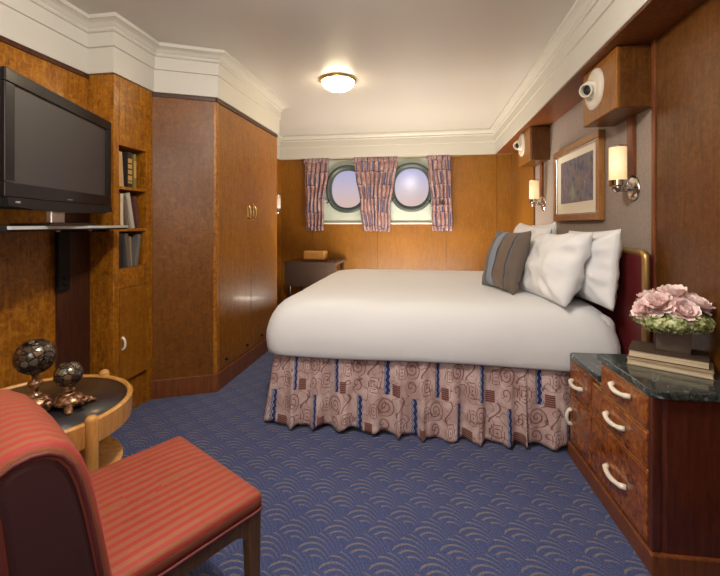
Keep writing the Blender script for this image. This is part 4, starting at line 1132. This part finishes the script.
# rails, legs with curved brackets
def chair_side(sx):
    b = NB(); x0, x1 = (hw - .032, hw - .006) if sx > 0 else (-hw + .006, -hw + .032)
    pts = [(-.008, .386), (-.008, .30), (-.052, .30)]
    return b, x0, x1
def plate(b, pts, x0, x1, bev=.003):
    b2 = bmesh.new(); lo = [b2.verts.new((x0, y, z)) for y, z in pts]; hi = [b2.verts.new((x1, y, z)) for y, z in pts]
    b2.faces.new(lo); b2.faces.new(hi)
    for i in range(len(pts)): b2.faces.new((lo[i], lo[(i + 1) % len(pts)], hi[(i + 1) % len(pts)], hi[i]))
    bmesh.ops.recalc_face_normals(b2, faces=b2.faces); merge(b, b2)
def plate_x(b, pts, y0, y1):
    b2 = bmesh.new(); lo = [b2.verts.new((x, y0, z)) for x, z in pts]; hi = [b2.verts.new((x, y1, z)) for x, z in pts]
    b2.faces.new(lo); b2.faces.new(hi)
    for i in range(len(pts)): b2.faces.new((lo[i], lo[(i + 1) % len(pts)], hi[(i + 1) % len(pts)], hi[i]))
    bmesh.ops.recalc_face_normals(b2, faces=b2.faces); merge(b, b2)
for sx in (1, -1):
    xo, xi = sx * (hw - .008), sx * (hw - .040)
    # side rail with arched corners
    pts = [(-.012, .386), (-.49, .386), (-.49, .33)] + [(-.43 - .05 * math.cos(a), .285 + .05 * math.sin(a)) for a in [PI / 2 * k / 5 for k in range(6)]] + \
          [(-.102 + .05 * math.sin(a), .285 + .05 * math.cos(a)) for a in [PI / 2 * k / 5 for k in range(6)]] + [(-.052, .27), (-.012, .27)]
    b = NB(); plate(b, pts, min(xo, xi) + .004, max(xo, xi) - .004); chp('side_rail', b, 'wood_chairdark')
    b = NB(); b2 = bmesh.new()
    # front leg: tapering square section
    def sq(cx, cy, z, w1, d1): return [b2.verts.new((cx + i * w1, cy + j * d1, z)) for i, j in ((-1, -1), (1, -1), (1, 1), (-1, 1))]
    lv = [sq(sx * (hw - .024), -.030, .386, .020, .023), sq(sx * (hw - .024), -.030, .30, .020, .022), sq(sx * (hw - .022), -.026, 0, .014, .015)]
    for a, c_ in zip(lv, lv[1:]):
        for k in range(4): b2.faces.new((a[k], a[(k + 1) % 4], c_[(k + 1) % 4], c_[k]))
    b2.faces.new(lv[0]); b2.faces.new(lv[-1]); bmesh.ops.recalc_face_normals(b2, faces=b2.faces); bevel(b2, .004); merge(b, b2); chp('leg', b, 'wood_chairdark')
    b = NB(); b2 = bmesh.new()
    lv = [sq(sx * (hw - .024), -.520, .386, .020, .024), sq(sx * (hw - .024), -.525, .30, .020, .024), sq(sx * (hw - .024), -.60, 0, .014, .016)]
    for a, c_ in zip(lv, lv[1:]):
        for k in range(4): b2.faces.new((a[k], a[(k + 1) % 4], c_[(k + 1) % 4], c_[k]))
    b2.faces.new(lv[0]); b2.faces.new(lv[-1]); bmesh.ops.recalc_face_normals(b2, faces=b2.faces); bevel(b2, .004); merge(b, b2); chp('leg', b, 'wood_chairdark')
for yy in (-.030, -.480):
    pts = [(-hw + .044, .386), (hw - .044, .386), (hw - .044, .28)] + [(hw - .044 - .045 * math.sin(a), .28 + .045 * (1 - math.cos(a))) for a in [PI / 2 * k / 5 for k in range(1, 6)]] + \
          [(-hw + .044 + .045 * math.cos(a), .325 - .045 * math.sin(a) + 0) for a in [PI / 2 * k / 5 for k in range(0, 0)]] + [(-hw + .089, .325), (-hw + .060, .312), (-hw + .048, .295), (-hw + .044, .28)]
    b = NB(); plate_x(b, pts, yy - .012, yy + .012); chp('front_rail' if yy > -.2 else 'back_rail', b, 'wood_chairdark')
# rolled back: side profile (y = depth behind seat front, z)
outer = [(-.430, .440), (-.440, .500), (-.452, .580), (-.466, .660), (-.480, .730), (-.497, .790), (-.520, .832), (-.552, .858), (-.590, .866), (-.628, .858), (-.656, .838), (-.672, .808), (-.676, .775), (-.674, .74), (-.668, .70), (-.664, .66), (-.658, .600), (-.652, .520), (-.648, .440), (-.645, .370), (-.45, .370), (-.432, .40)]
outer = [(y, z if z < .7 else .7 + (z - .7) * .84) for y, z in outer]
inner = []
cx_ = sum(p[0] for p in outer) / len(outer)
def inset_poly(P, d):
    n = len(P); out = []
    A = sum(P[i][0] * P[(i + 1) % n][1] - P[(i + 1) % n][0] * P[i][1] for i in range(n)); sg = 1 if A > 0 else -1
    for i in range(n):
        p0, p1, p2 = Vector(P[i - 1]), Vector(P[i]), Vector(P[(i + 1) % n])
        e0 = (p1 - p0).normalized(); e1 = (p2 - p1).normalized()
        n0 = Vector((-e0.y, e0.x)) * sg; n1 = Vector((-e1.y, e1.x)) * sg; m_ = (n0 + n1).normalized(); m_ /= max(.5, m_.dot(n0)); out.append(tuple(p1 + m_ * d))
    return out
secs = [(-1, .022), (-.995, .013), (-.97, .004), (-.93, 0), (-.6, -.004), (0, -.007), (.6, -.004), (.93, 0), (.97, .004), (.995, .013), (1, .022)]
b = NB(); uvl = b.loops.layers.uv.new(); rings = []
per = [0]
for i in range(1, len(outer)): per.append(per[-1] + math.dist(outer[i], outer[i - 1]))
for s, d in secs:
    pp = inset_poly(outer, d) if abs(d) > 1e-6 else outer
    dz_ = -.030 * max(0, -s) ** 2 - .004
    pp = [(y, z + dz_ * max(0, z - .5) / .36) for y, z in pp]
    rings.append([b.verts.new((s * (hw - .002), y, z)) for y, z in pp])
n = len(outer)
for ri, (a, c_) in enumerate(zip(rings, rings[1:])):
    for k in range(n):
        f = b.faces.new((a[k], a[(k + 1) % n], c_[(k + 1) % n], c_[k])); f.smooth = True
        for l_ in f.loops: l_[uvl].uv = (l_.vert.co.x, l_.vert.co.z)
b.faces.new(rings[0]); b.faces.new(rings[-1])
bk = chp('backrest', b, 'upholstery', True, 70)
def droop(P, s): return [(y, z + (-.030 * max(0, -s) ** 2 - .004) * max(0, z - .5) / .36) for y, z in P]
for sx in (1, -1):
    pp = droop(inset_poly(outer, .022), sx); x_ = sx * (hw - .001)
    b = NB(); tube(b, [(x_, y, z) for y, z in pp] + [(x_, *pp[0])], .0055, 8); o = chp('back_welt', b, 'welt', True)
    b = NB(); b2 = bmesh.new(); p2 = droop(inset_poly(outer, .026), sx); p3 = droop(inset_poly(outer, .045), sx)
    l1 = [b2.verts.new((sx * (hw - .004), y, z)) for y, z in p2]; l2 = [b2.verts.new((sx * (hw + .002), y, z)) for y, z in p3]
    for k in range(n): b2.faces.new((l1[k], l1[(k + 1) % n], l2[(k + 1) % n], l2[k]))
    b2.faces.new(l2); b2.faces.new(l1); merge(b, b2)
    o = chp('side_panel', b, M and 'sidefabric' if 'sidefabric' in M else 'welt')

# ------------------------------------------------------------------ lights
def area(name, loc, target, sx, sy, power, col):
    l = bpy.data.lights.new(name, 'AREA'); l.shape = 'RECTANGLE'; l.size = sx; l.size_y = sy; l.energy = power; l.color = col
    o = bpy.data.objects.new(name, l); o.location = loc
    d = Vector(target) - Vector(loc); o.rotation_euler = d.to_track_quat('-Z', 'Y').to_euler(); COL.objects.link(o); return o
def bulb(name, loc, power, rad, col):
    l = bpy.data.lights.new(name, 'POINT'); l.energy = power; l.shadow_soft_size = rad; l.color = col
    o = bpy.data.objects.new(name, l); o.location = loc; COL.objects.link(o)
bulb('forward_ceiling_lamp', (-.40, 1.05, 2.42), 104, .085, (1, .93, .85))
area('added_front_fill', (-.75, -.75, 2.15), (-.1, 3.2, .6), .9, .7, 14, (1, .94, .86))  # unseen fill light added behind the camera to brighten the room
area('added_ceiling_fill', (-.6, -.4, 1.5), (-.5, .6, 2.62), .8, .8, 9, (1, .88, .74))  # added light with no fixture, aimed up to lift the ceiling
area('window_side_lamp', (-.2, 4.80, .35), (-.2, 5.0, 3), 1.8, .35, 80, (1, .90, .76))

w = bpy.data.worlds.new('sky'); bpy.context.scene.world = w; w.use_nodes = True
nt = w.node_tree; nt.nodes.clear()
tc = nt.nodes.new('ShaderNodeTexCoord'); sx = nt.nodes.new('ShaderNodeSeparateXYZ'); nt.links.new(tc.outputs['Generated'], sx.inputs[0])
rp = nt.nodes.new('ShaderNodeValToRGB'); nt.links.new(sx.outputs[2], rp.inputs[0])
e = rp.color_ramp.elements; e[0].position = .03; e[0].color = (.80, .55, .42, 1); e[1].position = .15; e[1].color = (.42, .45, .80, 1)
k = e.new(.085); k.color = (.66, .55, .62, 1)
bg = nt.nodes.new('ShaderNodeBackground'); bg.inputs[1].default_value = .9; nt.links.new(rp.outputs[0], bg.inputs[0])
ou = nt.nodes.new('ShaderNodeOutputWorld'); nt.links.new(bg.outputs[0], ou.inputs[0])

# ------------------------------------------------------------------ camera
cd = bpy.data.cameras.new('camera'); cd.sensor_width = 36; cd.lens = 400 / 720 * 36; cd.shift_y = -64 / 720; cd.clip_start = .02
cam = bpy.data.objects.new('camera', cd); cam.location = (0, 0, 1.3); cam.rotation_euler = (PI / 2, 0, math.atan(65 / 400)); COL.objects.link(cam)
sc = bpy.context.scene; sc.camera = cam
sc.view_settings.view_transform = 'Standard'; sc.view_settings.look = 'None'; sc.view_settings.gamma = 1; sc.view_settings.use_curve_mapping = False
sc.view_settings.exposure = 0.0
sc.cycles.use_denoising = True
for o in list(COL.objects):
    if '_o' in o: del o['_o']
